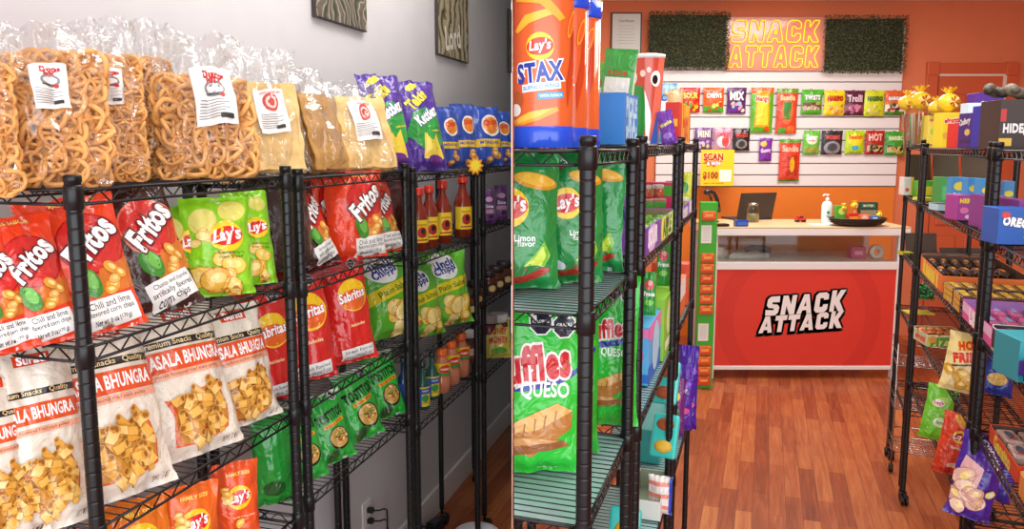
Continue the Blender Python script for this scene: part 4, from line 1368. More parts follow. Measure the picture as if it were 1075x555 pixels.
# laptop, back towards the viewer
p = ctop(792, 231)
LM = mat('#3a302c', 'paper')
root = empty('laptop'); mb = MB(); mb.box(-.17, .17, -.02, .21, 0, .014, mat('#2a2523', 'paper'), bev=.004); mb.box(-.14, .14, 0, .11, .014, .0155, mat('#15120f', 'paper')); mb.build('laptop_base', root)
mb = MB(); mm = Matrix.Rotation(R(14), 4, 'X'); mb.box(-.17, .17, -.012, -.004, .01, .235, LM, mm, bev=.003); mb.box(-.155, .155, -.0039, -.003, .022, .22, mat('#101216', 'gloss'), mm); mb.build('laptop_screen', root)
place(root, (p.x, p.y + .03, zt), 18); tag(root, 'dark open laptop on the counter seen from its back', 'laptop')
# barcode scanner on stand
p = ctop(748, 233)
K = mat('#1e1c1d', 'gloss')
root = empty('barcode_scanner')
mb = MB(); mb.lathe([(.05, 0), (.052, .008), (.04, .016), (.012, .02)], K, n=24); mb.tube([(0, 0, .015), (.02, 0, .05), (.015, 0, .11), (-.01, 0, .15)], .007, K, n=8); mb.build('stand', root)
mb = MB()
mb.tube([(-.065, 0, .245), (-.045, 0, .25), (0, 0, .235), (.03, 0, .19), (.045, 0, .13), (.055, 0, .08)], .016, K, n=10)
mb.ball((-.055, 0, .24), .028, K, sx=1.1, sy=.9, sz=.9); mb.tube([(-.04, 0, .235), (-.02, 0, .19), (-.012, 0, .165)], .009, K, n=8)
mb.build('scanner_head', root)
place(root, (p.x, p.y, zt), 12); tag(root, 'black barcode scanner on its stand at the left end of the counter', 'scanner')
# card terminal / cables left
p = ctop(742, 238)
mb = MB(); mb.box(-.05, .09, -.03, .03, 0, .022, K, bev=.006); o = mb.build('card_reader'); place(o, (p.x + .08, p.y + .02, zt), 10); tag(o, 'flat black card reader beside the barcode scanner', 'card reader')
# glass jar
p = ctop(790, 233)
root = empty('glass_jar'); mb = MB(); s_ = .001
mb.lathe([(.045, 0), (.05, .01), (.05, .1), (.038, .125), (.036, .14)], mat('#e4e8dc', 'glass'), n=24); mb.build('jar_glass', root)
mb = MB(); mb.lathe([(.044, .004), (.046, .05), (.046, .07)], mat('#a09a78', 'food'), n=20); mb.build('coins', root)
mb = MB(); mb.lathe([(.04, .135), (.042, .14), (.04, .152), (.02, .157)], mat('#b8b8b0', 'metal'), n=20); mb.build('jar_lid', root)
place(root, (p.x, p.y, zt)); tag(root, 'clear glass tip jar with metal lid by the laptop', 'jar')
p = ctop(782, 239)
mb = MB(); mb.box(-.05, .05, -.025, .025, 0, .05, mat('#1f3f9a', 'gloss'), bev=.005); mb.box(-.04, .04, -.0265, -.024, .012, .038, mat('#3a68c8', 'paper')); o = mb.build('small_blue_box'); place(o, (p.x, CY + .035, zt), 6); tag(o, 'small blue box at the front edge of the counter below the jar', 'box')
# red toy car
p = ctop(840, 233)
root = empty('toy_car'); RM = mat('#c8281c', 'gloss')
mb = MB(); mb.box(-.042, .042, -.025, .025, .012, .034, RM, bev=.009); mb.box(-.024, .022, -.021, .021, .03, .054, RM, bev=.009); mb.box(-.018, .016, -.0225, .0225, .036, .049, mat('#2a3038', 'gloss'), bev=.002); mb.build('car_body', root)
for sx in (-.025, .025):
    for sy in (-.024, .024):
        mb = MB(); mb.lathe([(.004, -.004), (.012, -.004), (.012, .004), (.004, .004)], mat('#1a1a1a', 'paper'), n=14, mtx=Matrix.Translation((sx, sy, .012)) @ Matrix.Rotation(R(90), 4, 'X')); mb.build('wheel', root)
place(root, (p.x, p.y, zt), 0); tag(root, 'tiny red toy car in the middle of the counter top', 'toy car')
# sanitizer + paper
p = ctop(869, 235)
root = empty('pump_bottle'); WB = mat('#e8eaec', 'gloss')
mb = MB(); mb.lathe([(.038, 0), (.042, .006), (.042, .14), (.03, .165), (.014, .175)], WB, n=24, sy=.7); mb.build('bottle_body', root)
mb = MB(); mb.lathe([(.015, .172), (.016, .195), (.006, .198), (.006, .215), (.014, .217), (.014, .226)], WB, n=16); mb.tube([(0, 0, .222), (-.03, -.01, .222), (-.042, -.012, .212)], .006, WB); mb.build('pump', root)
mb = MB(); put_decals(mb, [('r', 0, .5, .9, 1, '#d8e4e0'), ('e', .0, .6, .2, .2, '#3a9a5a'), ('t', 0, .3, 'GEL', .5, '#2a5a8a', 0, .03)], lambda x, y, l: Vector((math.sin(x / .042) * (.0425 + l), -math.cos(x / .042) * (.0425 + l) * .7, .03 + y)), .06, .09, 'paper', gx=.006); mb.build('label', root)
place(root, (p.x, p.y + .03, zt + .004)); tag(root, 'white hand sanitizer pump bottle on the counter', 'pump bottle')
p = ctop(866, 236)
mb = MB(); mb.box(-.1, .1, -.05, .05, 0, .003, mat('#f0efec', 'paper')); o = mb.build('paper_stack'); place(o, (p.x, p.y + .03, zt + .0003), 4); tag(o, 'small stack of white paper under the sanitizer bottle', 'paper')
# basket tray
p = ctop(905, 238)
root = empty('basket_tray'); BM = mat('#3a2a1e', 'food')
mb = MB(); mb.lathe([(.001, .004), (.13, .004), (.175, .02), (.2, .055), (.205, .058), (.195, .056), (.17, .028), (.125, .012), (.001, .011)], BM, n=36, sx=1.05, sy=.62); mb.build('woven_bowl', root)
mb = MB()
for z, r_ in ((.018, .168), (.03, .185), (.044, .196), (.058, .203)):
    mb.tube([(math.cos(a * .262) * r_ * 1.05, math.sin(a * .262) * r_ * .62, z) for a in range(24)], .006, BM, closed=True)
mb.build('woven_rim', root)
place(root, (p.x, p.y + .08, zt)); tag(root, 'dark oval woven tray of sweets at the right end of the counter', 'tray')
bx, by = p.x, p.y + .08
def treat(name, dx, dy, w_, h_, d_, col, dec, label, yaw=0, zz=.03):
    mb = MB(); mb.box(-w_ / 2, w_ / 2, -d_ / 2, d_ / 2, 0, h_, mat(col, 'paper'), bev=min(w_, d_) * .2)
    put_decals(mb, dec, lambda x, y, l: Vector((x, -d_ / 2 - .0005 - l, y)), w_, h_, 'paper')
    o = mb.build(name); place(o, (bx + dx, by + dy, zt + zz), yaw, 6); tag(o, label, 'sweet box', 'sweets in the woven tray')
treat('gum_box', .075, .0, .15, .14, .03, '#1c3a2a', [('r', 0, .8, .7, .2, '#2a6a4a'), ('r', 0, .35, .8, .4, '#8a7a5a'), ('t', 0, .8, 'BUTTER', .5, '#f0e0c0', 0, .02)], 'dark green and black sweet box standing in the woven tray', 0, .04)
treat('gum_box', -.05, -.02, .09, .07, .04, '#c82c1c', [('r', 0, .4, .8, .3, '#f0a020')], 'red sweet box leaning in the middle of the woven tray', 10)
treat('gum_box', .03, -.04, .08, .06, .04, '#d8602a', [('e', 0, .5, .3, .3, '#e8b0a0')], 'orange sweet pack left of the dark green box', -8)
treat('gum_box', .1, -.055, .06, .05, .03, '#4878b8', [('r', 0, .5, .6, .3, '#d0e0f0')], 'small blue sweet pack at the front of the woven tray', 5, .035)
treat('gum_box', -.12, .02, .1, .12, .03, '#4fa834', [('e', 0, .6, .3, .25, '#c8e060')], 'green sweet pack standing left in the woven tray', 12, .035)
def lollipop(x, y, z, r, col, label, lean=0, group='yellow wrapped lollipops on the counter'):
    root = empty('wrapped_lollipop')
    rnd = random.Random(int(x * 1000))
    mb = MB(); mb.ball((0, 0, 0), r, mat(col), sz=.9, n=12)
    for k in range(9):
        a = k * .698
        mb.add([(0, 0, r * .7), (math.cos(a) * r * .8, math.sin(a) * r * .8, r * 1.5), (math.cos(a + .5) * r * .7, math.sin(a + .5) * r * .7, r * 1.35)], [(0, 1, 2)], mat(col))
        mb.add([(0, -r * .98, 0), (math.cos(a) * r * .5, -r * 1.05, math.sin(a) * r * .5), (math.cos(a + .4) * r * .5, -r * 1.04, math.sin(a + .4) * r * .5)], [(0, 1, 2)], mat(('#c8381c', '#f4e8a0', '#8a3a1c')[k % 3], 'paper'))
    mb.build('wrapped_candy', root)
    mb = MB(); mb.tube([(0, 0, -r * .8), (0, 0, -r * 3.2)], .003, mat('#f0ece0', 'paper')); mb.build('stick', root)
    place(root, (x, y, z), 0, lean); tag(root, label, 'lollipop', group)
lollipop(bx - .02, by + .02, zt + .15, .03, '#f0c020', 'yellow wrapped lollipop highest above the counter tray', 8)
lollipop(bx - .1, by + .03, zt + .13, .026, '#e8b81c', 'yellow wrapped lollipop on the left above the counter tray', -8)
lollipop(bx + .15, by - .03, zt + .085, .024, '#ecd020', 'yellow wrapped lollipop low at the right of the counter tray', 14)
# inside the counter
zi = zl0
p = on_z(770, 262, zi + .0)
mb = MB(); mb.box(-.16, .16, -.1, .1, 0, .03, mat('#e2ded6', 'paper'), bev=.002)
for k in range(3): mb.box(-.15 + k * .01, .15, -.1, .09, .03 + k * .006, .034 + k * .006, mat(('#d8d4cc', '#e8e4de', '#cac6be')[k], 'paper'))
o = mb.build('paper_stack'); place(o, (xa + .34, CY + .3, zi), 5); tag(o, 'stack of papers behind the counter glass', 'paper')
mb = MB(); mb.lathe([(.035, 0), (.035, .09)], mat('#d0ccc4', 'paper'), n=20); mb.lathe([(.014, .09), (.036, .09), (.036, .0905), (.014, .0905)], mat('#8a867e', 'paper'), n=20); o = mb.build('paper_roll'); place(o, (xa + .12, CY + .2, zi)); tag(o, 'upright receipt paper roll behind the counter glass, far left', 'paper roll')
mb = MB(); mb.tube([(-.09, 0, .03), (-.03, .01, .05), (.04, 0, .045), (.1, 0, .03)], .022, mat('#3a3434', 'paper'), n=10); mb.box(.02, .09, -.02, .02, .01, .03, mat('#2a2626', 'paper'), bev=.005); o = mb.build('label_gun'); place(o, (xa + .38, CY + .12, zi + .045), 0); tag(o, 'dark handheld tool lying on papers behind the glass', 'label gun')
root = empty('pink_box'); mb = MB(); mb.box(-.055, .055, -.04, .04, 0, .09, mat('#c85a86', 'paper'), bev=.004); mb.box(-.03, .03, -.0415, -.039, .03, .06, mat('#e8a8c0', 'paper')); mb.build('box_body', root); place(root, (xb - .26, CY + .22, zi)); tag(root, 'pink box behind the counter glass next to the tape roll', 'box')
mb = MB(); mb.lathe([(.028, -.02), (.055, -.02), (.055, .02), (.028, .02), (.028, -.02)], mat('#e4e0da', 'paper'), n=24, mtx=Matrix.Translation((0, 0, .056)) @ Matrix.Rotation(R(90), 4, 'X'), caps=False); o = mb.build('tape_roll'); place(o, (xb - .13, CY + .17, zi), 8); tag(o, 'white tape roll standing behind the counter glass', 'tape roll')

# tall strip of orange packs beside the counter
sy = 5.45
pa = on_z(742, 402, 0)
z1 = on_y(742, 212, sy).z
xq0, xq1 = on_y(733, 300, sy).x, on_y(751, 300, sy).x
root = empty('candy_strip_display', ((xq0 + xq1) / 2, sy, 0)); tag(root, 'tall narrow green display of orange candy packs at the counter', 'display')
hw2 = (xq1 - xq0) / 2
mb = MB(); mb.box(-hw2, hw2, 0, .05, .0, z1, mat('#3fae2c', 'paper'), bev=.004); mb.build('display_board', root)
for (a, b) in ((.34, .47), (1.02, 1.12)):
    mb = MB(); put_decals(mb, [('r', 0, .5, .95, 5, '#e6ebe4')] + [('r', 0, .15 + .1 * i, .7, .02, '#7a8a80') for i in range(8)], lambda x, y, l: Vector((x - hw2 * .25, -.003 - l, a * z1 / 1.3 + y)), hw2 * 1.2, .13, 'paper'); 
    mb.box(-hw2 * .85, hw2 * .35, -.003, 0, a * z1 / 1.3, a * z1 / 1.3 + .13, mat('#dfe6de', 'paper')); mb.build('info_label', root)
zc = .03
k = 0
while zc < z1 - .1:
    if not any(abs(zc + .035 - (a * z1 / 1.3 + .065)) < .1 for a in (.34, 1.02)):
        mb = MB(); mb.box(-.0, hw2 * 1.55, -.022, 0, 0, .066, mat('#e2601c' if k % 5 else '#d83a1c', 'foil'), bev=.006)
        mb.box(.0, hw2 * 1.55, -.0225, -.0215, .006, .018, mat('#c8441c', 'paper')); mb.box(hw2 * .3, hw2 * 1.2, -.0228, -.0215, .028, .048, mat('#f0a040', 'paper'))
        o = mb.build('candy_pack'); place(o, (xq0 + hw2 * .16, sy - .001, zc)); tag(o, 'small orange candy pack clipped on the tall green display', 'candy pack', 'orange packs on the tall display')
    zc += .076; k += 1
# ================================================================ RIGHT ROOM RACKS
RD_ = Vector((.3280, 1.0)).normalized()
PE = on_z(728, 536, 0); PE = Vector((PE.x, PE.y))          # caster at the far end of the aisle-side edge


def rp(px, base=PE, dr=RD_, z=1.3):
    k = (px - CX) / F
    t = (k * (base.y * CP + (H - z) * SP) - base.x) / (dr.x - k * dr.y * CP)
    return base + dr * t


LIN = mat('#8fb4b4', 'gloss')
bel = lambda l: [H - x for x in l]
R1 = Rack(rp(620), rp(667), .29, 1, bel((.004, .278, .655, 1.25)), 'black wire rack nearest the centre holding the big green chip bags', r=.0135, liner=LIN, clipside=1, nopost=True)
R2 = Rack(rp(674), rp(711), .29, 1, bel((-.004, .272, .68, 1.19)), 'black wire rack along the left of the aisle with the blue pouch box on top', r=.0125, liner=LIN)
R3 = Rack(rp(714.5), rp(730), .32, 1, bel((-.012, .262, .65, 1.19)), 'black wire rack ending at the aisle caster near the counter', r=.0115, liner=LIN)

# right of the aisle
QG = xy_at(961, 3.62, 1.3)
QN = xy_at(1026, 2.30, 1.3)
QG, QN = Vector((QG.x, QG.y)), Vector((QN.x, QN.y))
dq = (QG - QN).normalized()
S1 = Rack(QN, QG, .40, -1, bel((.006, .268, .575, .86, 1.14)), 'black wire rack right of the aisle with the boxed sweets on top', r=.0135)
S0 = Rack(QN - dq * .98, QN - dq * .035, .40, -1, bel((.008, .276, .578, .86, 1.14)), 'black wire rack cut by the right edge of the photo', r=.0135)
QF = xy_at(937, 3.84, 1.3); QF = Vector((QF.x, QF.y))
S2 = Rack(QG + dq * .035, QG + dq * .60, .34, -1, bel((-.012, .262, .572, .87, 1.3)), 'small black wire rack at the counter end of the right row', r=.011)
S1.amax = S1.L + .50; S2.amax = S2.L - .05; R3.amax = R3.L - .05


def spot(px, y, z): return xy_at(px, y, z)


def rbag(px, y, z, wpx, hpx, yaw, base, decals, label, T=.42, name='chip_bag', cat='bag of chips', group=None, lean=6, roll=0, clip=0, seed=0, **kw):
    p = xy_at(px, y, z)
    W = apparent(px, y, z, yaw, wpx)
    Hh = hpx * dep(p) / F
    o = make_bag(name, W, Hh, W * T, base, decals, seed, **kw)
    p.z += .002
    place(o, p, yaw, lean, roll)
    tag(o, label, cat, group)
    if clip: clip_tree(o, clip)
    return o


def carton(c, W, D, h, yaw, col, label, front=(), side=(), top=(), sgn=1, open_=False, name='snack_box', cat='box', group=None, flap=None, inner='#8a6a48', cut=.55, lean=0):
    """c: centre of the footprint; side decals on local +x (sgn 1) or -x (sgn -1)"""
    mb = MB(); m = mat(col, 'paper'); t = .003
    hf = h * cut if open_ else h
    if open_:
        mi = mat(inner, 'paper')
        mb.box(-W / 2, W / 2, -D / 2, D / 2, 0, t, m)
        mb.box(-W / 2, W / 2, -D / 2, -D / 2 + t, t, hf, m)
        mb.box(-W / 2, W / 2, D / 2 - t, D / 2, t, h, m)
        mb.box(-W / 2, -W / 2 + t, -D / 2 + t, D / 2 - t, t, h if sgn > 0 else hf, m)
        mb.box(W / 2 - t, W / 2, -D / 2 + t, D / 2 - t, t, hf if sgn > 0 else h, m)
        mb.box(-W / 2 + t, W / 2 - t, -D / 2 + t, D / 2 - t, t, t + .0008, mi)
        e = .0008
        hl, hr = (h, hf) if sgn > 0 else (hf, h)
        mb.box(-W / 2 + t, W / 2 - t, D / 2 - t - e, D / 2 - t, t, h - .001, mi)
        mb.box(-W / 2 + t, W / 2 - t, -D / 2 + t, -D / 2 + t + e, t, hf - .001, mi)
        mb.box(-W / 2 + t, -W / 2 + t + e, -D / 2 + t, D / 2 - t, t, hl - .001, mi)
        mb.box(W / 2 - t - e, W / 2 - t, -D / 2 + t, D / 2 - t, t, hr - .001, mi)
    else:
        mb.box(-W / 2, W / 2, -D / 2, D / 2, 0, h, m, bev=.0015)
    put_decals(mb, front, lambda x, y, l: Vector((x, -D / 2 - l - .0003, y)), W, hf, 'paper')
    if sgn > 0: put_decals(mb, side, lambda x, y, l: Vector((W / 2 + l + .0003, x, y)), D, hf, 'paper')
    else: put_decals(mb, side, lambda x, y, l: Vector((-W / 2 - l - .0003, -x, y)), D, hf, 'paper')
    put_decals(mb, top, lambda x, y, l: Vector((x, y - D / 2, (h if not open_ else t + .001) + l + .0003)), W, D, 'paper')
    o = mb.build(name)
    if flap:
        fh, fcol = flap
        fb = MB(); mm = Matrix.Translation((0, D / 2, h)) @ Matrix.Rotation(R(-12), 4, 'X')
        fb.box(-W / 2, W / 2, -.002, .001, 0, fh, mat(fcol, 'paper'), mm)
        fb.build('lid_flap', o)
    place(o, c, yaw, lean)
    tag(o, label, cat, group)
    return o


YU = math.degrees(math.atan2(-RD_.x, RD_.y))
YQ = math.degrees(math.atan2(-dq.x, dq.y))


def rbox(rk, pxn, pxf, t, lev, W, h, col, label, sgn=1, dz=0, **kw):
    a, b = rk.at(pxn, t, lev), rk.at(pxf, t, lev)
    D = (b - a).length
    w3 = Vector((rk.w.x, rk.w.y, 0))
    c = (a + b) / 2 + w3 * W / 2
    c.z += dz
    yaw = math.degrees(math.atan2(-rk.u.x, rk.u.y))
    o = carton(c, W, D, h, yaw, col, label, sgn=sgn, **kw)
    return o, c, W, D, yaw


def hz_(px, y, hpx, z=1.3): return hpx * (y * CP + (H - z) * SP) / F


# ---- big stax cans on top of R1
z0 = R1.lv[0] + .002
def stax(cx, y, yaw, label):
    root = empty('chip_canister')
    mb = MB(); hh = .318; r = .060
    BL = mat('#1a4fd8', 'gloss')
    mb.lathe([(r * .96, 0), (r, .004), (r, .036), (r * .985, .04), (r * .985, .29)], mat('#e0662f', 'gloss'), n=48, sy=.82)
    mb.build('can_body', root)
    mb = MB(); mb.lathe([(r * 1.0, -.0), (r * 1.03, .004), (r * 1.03, .030), (r * .985, .040)], BL, n=48, sy=.82, caps=False); mb.build('blue_base', root)
    mb = MB(); mb.lathe([(r * .985, .272), (r * 1.04, .276), (r * 1.04, .308)], BL, n=48, sy=.82); mb.lathe([(r * 1.04, .308), (r * 1.02, .318), (r * .9, .320)], mat('#f2c81c', 'gloss'), n=48, sy=.82); mb.build('cap', root)
    W = .168; LH = .23
    dec = [('e', .0, .62, .16, .15, '#f7d21e'), ('e', .0, .62, .155, .095, '#d8301c', 6), ('t', .0, .62, "Lay's", .25, '#ffffff', 6, .03, 1.2, None, .2),
           ('t', .0, .42, 'STAX', .56, '#1c3ca8', 5, .04, 1.35, '#ffffff'), ('r', .02, .305, .46, .085, '#e4ecf2', 6), ('t', .02, .305, 'BUFFALO WINGS', .42, '#3a8ad0', 6, .02, 1.2),
           ('r', .13, .235, .3, .07, '#3aa0e0', 3), ('t', .13, .235, 'WITH RANCH', .26, '#ffffff', 3, .02, 1.1),
           ('p', -.1, .07, [(-.25, -.05), (.0, .05), (.3, .1), (.32, .06), (.1, -.04), (-.2, -.12)], '#f4a02a'), ('p', -.1, .07, [(-.2, -.04), (.0, .05), (.26, .09), (.1, .0), (-.16, -.08)], '#fac04a'),
           ('p', -.12, .82, [(-.2, -.1), (-.05, .06), (.2, .12), (.26, .06), (.0, -.03), (-.15, -.13)], '#f6b83a'), ('p', .0, .96, [(-.3, .1), (.05, .08), (.3, -.16), (.22, -.2), (.0, -.02), (-.3, .02)], '#f4a42a'),
           ('e', -.28, .2, .09, .1, '#b85a2a'), ('e', -.3, .12, .08, .07, '#f0f0ee'),
           ('p', .36, .5, [(-.02, -.5), (.1, -.1), (.12, .3), (.06, .5), (.05, .1), (-.03, -.2)], '#c84420'),
           ('e', .40, .8, .05, .16, '#f4a42a', -20), ('e', .40, .8, .035, .13, '#ea5f2c', -20)]
    mb = MB()
    def sf(x, y, l):
        a = x / r
        return Vector((math.sin(a) * (r * .985 + l), -math.cos(a) * (r * .985 * .82 + l), .042 + y))
    put_decals(mb, [('r', 0, .5, 1, 1.4, '#de6230')] + dec, sf, W, LH, 'gloss', gx=W / 28)
    mb.build('printed_wrap', root)
    place(root, (cx, y, z0), yaw)
    tag(root, label, 'chip canister', 'orange chip canisters')
    clip_tree(root, 1)
stax(.0575, 1.475, -8, 'orange chip canister nearest the camera, its front print fully visible')
stax(.096, 1.585, -25, 'orange chip canister in the middle of the three, mostly hidden')
stax(.136, 1.70, -40, 'orange chip canister farthest of the three, blue cap in view')

# ---- lays lime bags, level 1 of R1
z1_ = R1.lv[1]
lim = [('p', -.1, .93, [(-.4, .1), (-.3, .12), (.0, -.12), (-.1, -.16)], '#b81c24'), ('t', -.15, .95, 'CHIPS', .3, '#ffffff', -42, .03),
       ('e', .22, .79, .26, .09, '#d8982a', -12), ('e', .22, .80, .23, .065, '#f2bc42', -12)] + lays_logo(-.08, .60, .23, "Lay's") + [('t', .1, .38, 'Limon', .26, '#ffffff', 0, .02), ('t', .12, .34, 'flavor', .22, '#ffffff', 0, .01),
       ('p', .22, .2, [(-.2, -.1), (-.05, -.13), (.1, -.08), (.18, .08), (.12, .24), (.0, .1)], '#7ab82a'), ('p', .22, .2, [(-.16, -.06), (-.04, -.09), (.07, -.04), (.13, .08), (.1, .18), (.0, .06)], '#c8dc4a'),
       ('e', .05, .1, .36, .07, '#a82a1c', 12), ('e', .0, .13, .3, .05, '#2a7a3a', 12), ('e', -.2, .14, .12, .06, '#c8d0d8', -25)]
LG = 'green lime potato chip bags'
rbag(542, 1.475, z1_, 92, 142, 0, '#1f8a40', lim, 'green lime potato chip bag nearest, cut off at the centre line', seed=201, clip=1, lean=3, group=LG, T=.36)
rbag(598, 1.56, z1_, 74, 136, 4, '#1f8a40', lim, 'green lime potato chip bag second from the front behind the thick post', seed=202, clip=1, lean=3, group=LG, T=.4)
rbag(622, 1.70, z1_, 64, 126, -30, '#238f46', lim, 'green lime potato chip bag farthest back with its silvery side seam showing', seed=203, lean=3, group=LG, T=.4, back='#c8d4cc')

# ---- Ruffles, level 2
z2_ = R1.lv[2]
ruf = [('p', .3, .87, [(math.cos(i * .785 + .39) * .12, math.sin(i * .785 + .39) * .12) for i in range(8)], '#eef0f0'), ('p', .3, .87, [(math.cos(i * .785 + .39) * .105, math.sin(i * .785 + .39) * .105) for i in range(8)], '#1c1c30'),
       ('p', .08, .89, [(math.cos(i * .785 + .39) * .12, math.sin(i * .785 + .39) * .12) for i in range(8)], '#eef0f0'), ('p', .08, .89, [(math.cos(i * .785 + .39) * .105, math.sin(i * .785 + .39) * .105) for i in range(8)], '#1c1c30'),
       ('t', .3, .875, 'GRASAS', .15, '#ffffff', 0, .01), ('t', .08, .895, 'CALORIAS', .16, '#ffffff', 0, .01),
       ('e', .0, .585, .44, .12, '#1c2f9a', 8), ('e', .0, .62, .46, .11, '#2bbf36', 8),
       ('t', -.04, .655, 'Ruffles', .76, '#c8202a', 6, .05, 1.6, '#f4f0ee', .05), ('t', .10, .50, 'QUESO', .46, '#f6faf6', -3, .025, 1.35),
       ('p', .06, .285, [(-.34, -.14), (-.1, -.26), (.3, -.02), (.3, .12), (.16, .2), (-.2, .06), (-.34, -.02)], '#b87a3a'), ('p', .06, .30, [(-.34, -.02), (-.2, .06), (.16, .19), (.3, .12), (-.02, -.04), (-.3, -.06)], '#dcaa5c'),
       ('p', -.02, .17, [(-.5, -.12), (-.1, -.06), (.36, .0), (.3, .05), (.0, .1), (-.3, .08), (-.5, .0)], '#a8683a'), ('p', -.02, .18, [(-.48, -.04), (-.1, .01), (.3, .03), (.0, .08), (-.3, .07)], '#cf9a62'),
       ('t', -.3, .05, 'QUESO', .1, '#dff0df', 0, .01), ('t', .12, .035, 'CONT. NETO', .2, '#dff0df', 0, .01)]
for i in range(5):
    ruf.append(('r', -.2 + i * .1, .255 + i * .022, .012, .12, '#9a6430', -8))
for i in range(4):
    ruf.append(('r', -.02, .145 + i * .012, .6, .006, '#8a5630', 7))
RG = 'green ridged chip bags'
rbag(560, 1.475, z2_, 116, 178, 2, '#2bbf36', ruf, 'green ridged cheese chip bag nearest, big red lettering across its front', seed=211, clip=1, lean=5, group=RG, T=.30)
rbag(594, 1.57, z2_, 70, 186, 2, '#22a02e', ruf, 'green ridged cheese chip bag directly behind the nearest one', seed=212, clip=1, lean=0, group=RG, T=.3)
rbag(638, 1.74, z2_, 62, 158, -14, '#2bbf36', ruf, 'green ridged cheese chip bag between the two thick posts', seed=213, lean=2, group=RG, T=.36)

# ---- R2 top
o, c, W, D, yw = rbox(R2, 655, 669, .055, 0, .09, hz_(660, 2.15, 46), '#2a7fd0', 'blue cardboard display box of pickle pouches on the rack top', open_=True, cut=.96,
     side=[('t', 0, .74, 'PICKLE', .8, '#bfe4fa', 0, .06, 1.3), ('t', 0, .45, 'IN A', .5, '#bfe4fa', 0, .06, 1.3), ('t', 0, .18, 'POUCH', .8, '#bfe4fa', 0, .06, 1.3)], name='display_box')
pou = [('r', 0, .5, .8, 1.1, '#e9ebe6'), ('t', 0, .75, 'PICKLE', .6, '#c03030', 0, .03)] + [('r', .0, .5 - i * .06, .55, .012, '#b06060') for i in range(5)] + [('e', 0, .12, .25, .15, '#c84a3a')]
rbag(641, 2.12, R2.lv[0], 34, 98, -30, '#2f9c3a', pou, 'green and white pouch standing up in the blue display box', name='snack_pouch', cat='pouch', seed=221, roll=6, T=.25, lean=0)
rbag(630, 2.2, R2.lv[0], 30, 84, -12, '#6fb84a', pou, 'green and white pouch on the left in the blue display box', name='snack_pouch', cat='pouch', seed=222, roll=-6, T=.25, lean=0)
rbag(655, 2.16, R2.lv[0], 12, 92, -20, '#e8d8c0', [('e', 0, .8, .4, .4, '#f09030'), ('e', 0, .5, .4, .5, '#d85a8a')], 'narrow orange and pink pouch at the right in the blue display box', name='snack_pouch', cat='pouch', seed=223, roll=4, T=.3, lean=0)
# tall printed cup
pc = R2.at(678, .09, 0); pc.y += .18; pc = xy_at(676, pc.y, pc.z)
root = empty('printed_cup'); q = dep(pc) / F; hh = 92 * q; rr = 19 * q
mb = MB(); mb.lathe([(rr * .72, 0), (rr * .74, .004), (rr, hh * .96), (rr * 1.06, hh * .965), (rr * 1.06, hh), (rr * .96, hh), (rr * .7, .01)], mat('#e8e2de', 'gloss'), n=36, caps=False)
mb.lathe([(.001, .003), (rr * .72, .003)], mat('#e8e2de', 'gloss'), n=36, caps=False); mb.build('cup_body', root)
cd = [('r', 0, .5, 1, 4, '#c8483a'), ('p', -.1, .4, [(-.4, -1.0), (-.1, -1.0), (.15, -.2), (.05, .4), (-.3, .5)], '#2a8a3a'), ('p', .1, .3, [(-.05, -.9), (.12, -.9), (.02, .1), (-.12, .5)], '#f0f0e8'), ('p', .25, .5, [(-.15, -.7), (.1, -.8), (.2, .9), (-.0, .8)], '#e8705a'),
      ('e', -.28, .78, .11, .14, '#f4f4f0'), ('e', -.26, .77, .06, .08, '#141414'), ('e', .2, .76, .11, .14, '#f4f4f0'), ('e', .18, .75, .06, .08, '#141414'), ('e', -.06, .82, .05, .06, '#f0c8c0'), ('e', .05, .86, .04, .05, '#f0c8c0'), ('p', .3, .2, [(-.2, -.4), (.1, -.4), (0, .3)], '#3a6ac8'), ('e', -.3, .16, .14, .3, '#58b83a')]
def sfc(x, y, l):
    rz = rr * (.74 + .26 * y / (hh * .96)); a = x / (rr * 1.0)
    return Vector((math.sin(a) * (rz + l + .0006), -math.cos(a) * (rz + l + .0006), .004 + y))
mb = MB(); put_decals(mb, cd, sfc, rr * 3.0, hh * .94, 'gloss', gx=rr / 6, gy=hh / 5); mb.build('printed_wrap', root)
place(root, pc, -8); tag(root, 'tall printed cup with white rim and watermelon red pattern on the rack top', 'cup')
def small_r(rk, px, t, lev, wpx, hpx, yaw, base, dec, label, seed, name='candy_bag', cat='bag of candy', lean=4, **kw):
    p = rk.at(px, t, lev)
    return rbag(px, p.y, p.z, wpx, hpx, yaw, base, dec, label, name=name, cat=cat, seed=seed, lean=lean, **kw)
small_r(R3, 697, .16, 0, 24, 62, -10, '#7ab0d8', [('e', 0, .6, .3, .3, '#d8e8f0'), ('t', 0, .75, 'ICE', .6, '#3a5ab0', 0, .05)], 'pale blue snack bag right behind the tall printed cup', 230)
small_r(R3, 706, .10, 0, 20, 56, -14, '#c8a878', [('e', 0, .6, .3, .3, '#5a6a9a'), ('r', 0, .3, .8, .4, '#7a5a9a')], 'tan and violet snack bag on the rack top near its far end', 231)
small_r(R2, 703, .03, 0, 17, 36, -24, '#6a2aa0', [('t', 0, .6, 'Wonka', .8, '#f0e060', 20, .05, 1.3), ('e', 0, .25, .3, .2, '#a070d0')], 'purple candy bag leaning at the right of the printed cup', 232, roll=-12)
rbox(R3, 713, 724, .02, 0, .05, hz_(715, 3.3, 34, 1.77), '#d02c20', 'red and yellow small box at the far end of the rack top', side=[('r', 0, .5, .7, .5, '#f0b820'), ('t', 0, .5, 'Hot', .5, '#d02018', 0, .05, 1.5)], front=[('r', 0, .5, .7, .5, '#f0b820')])
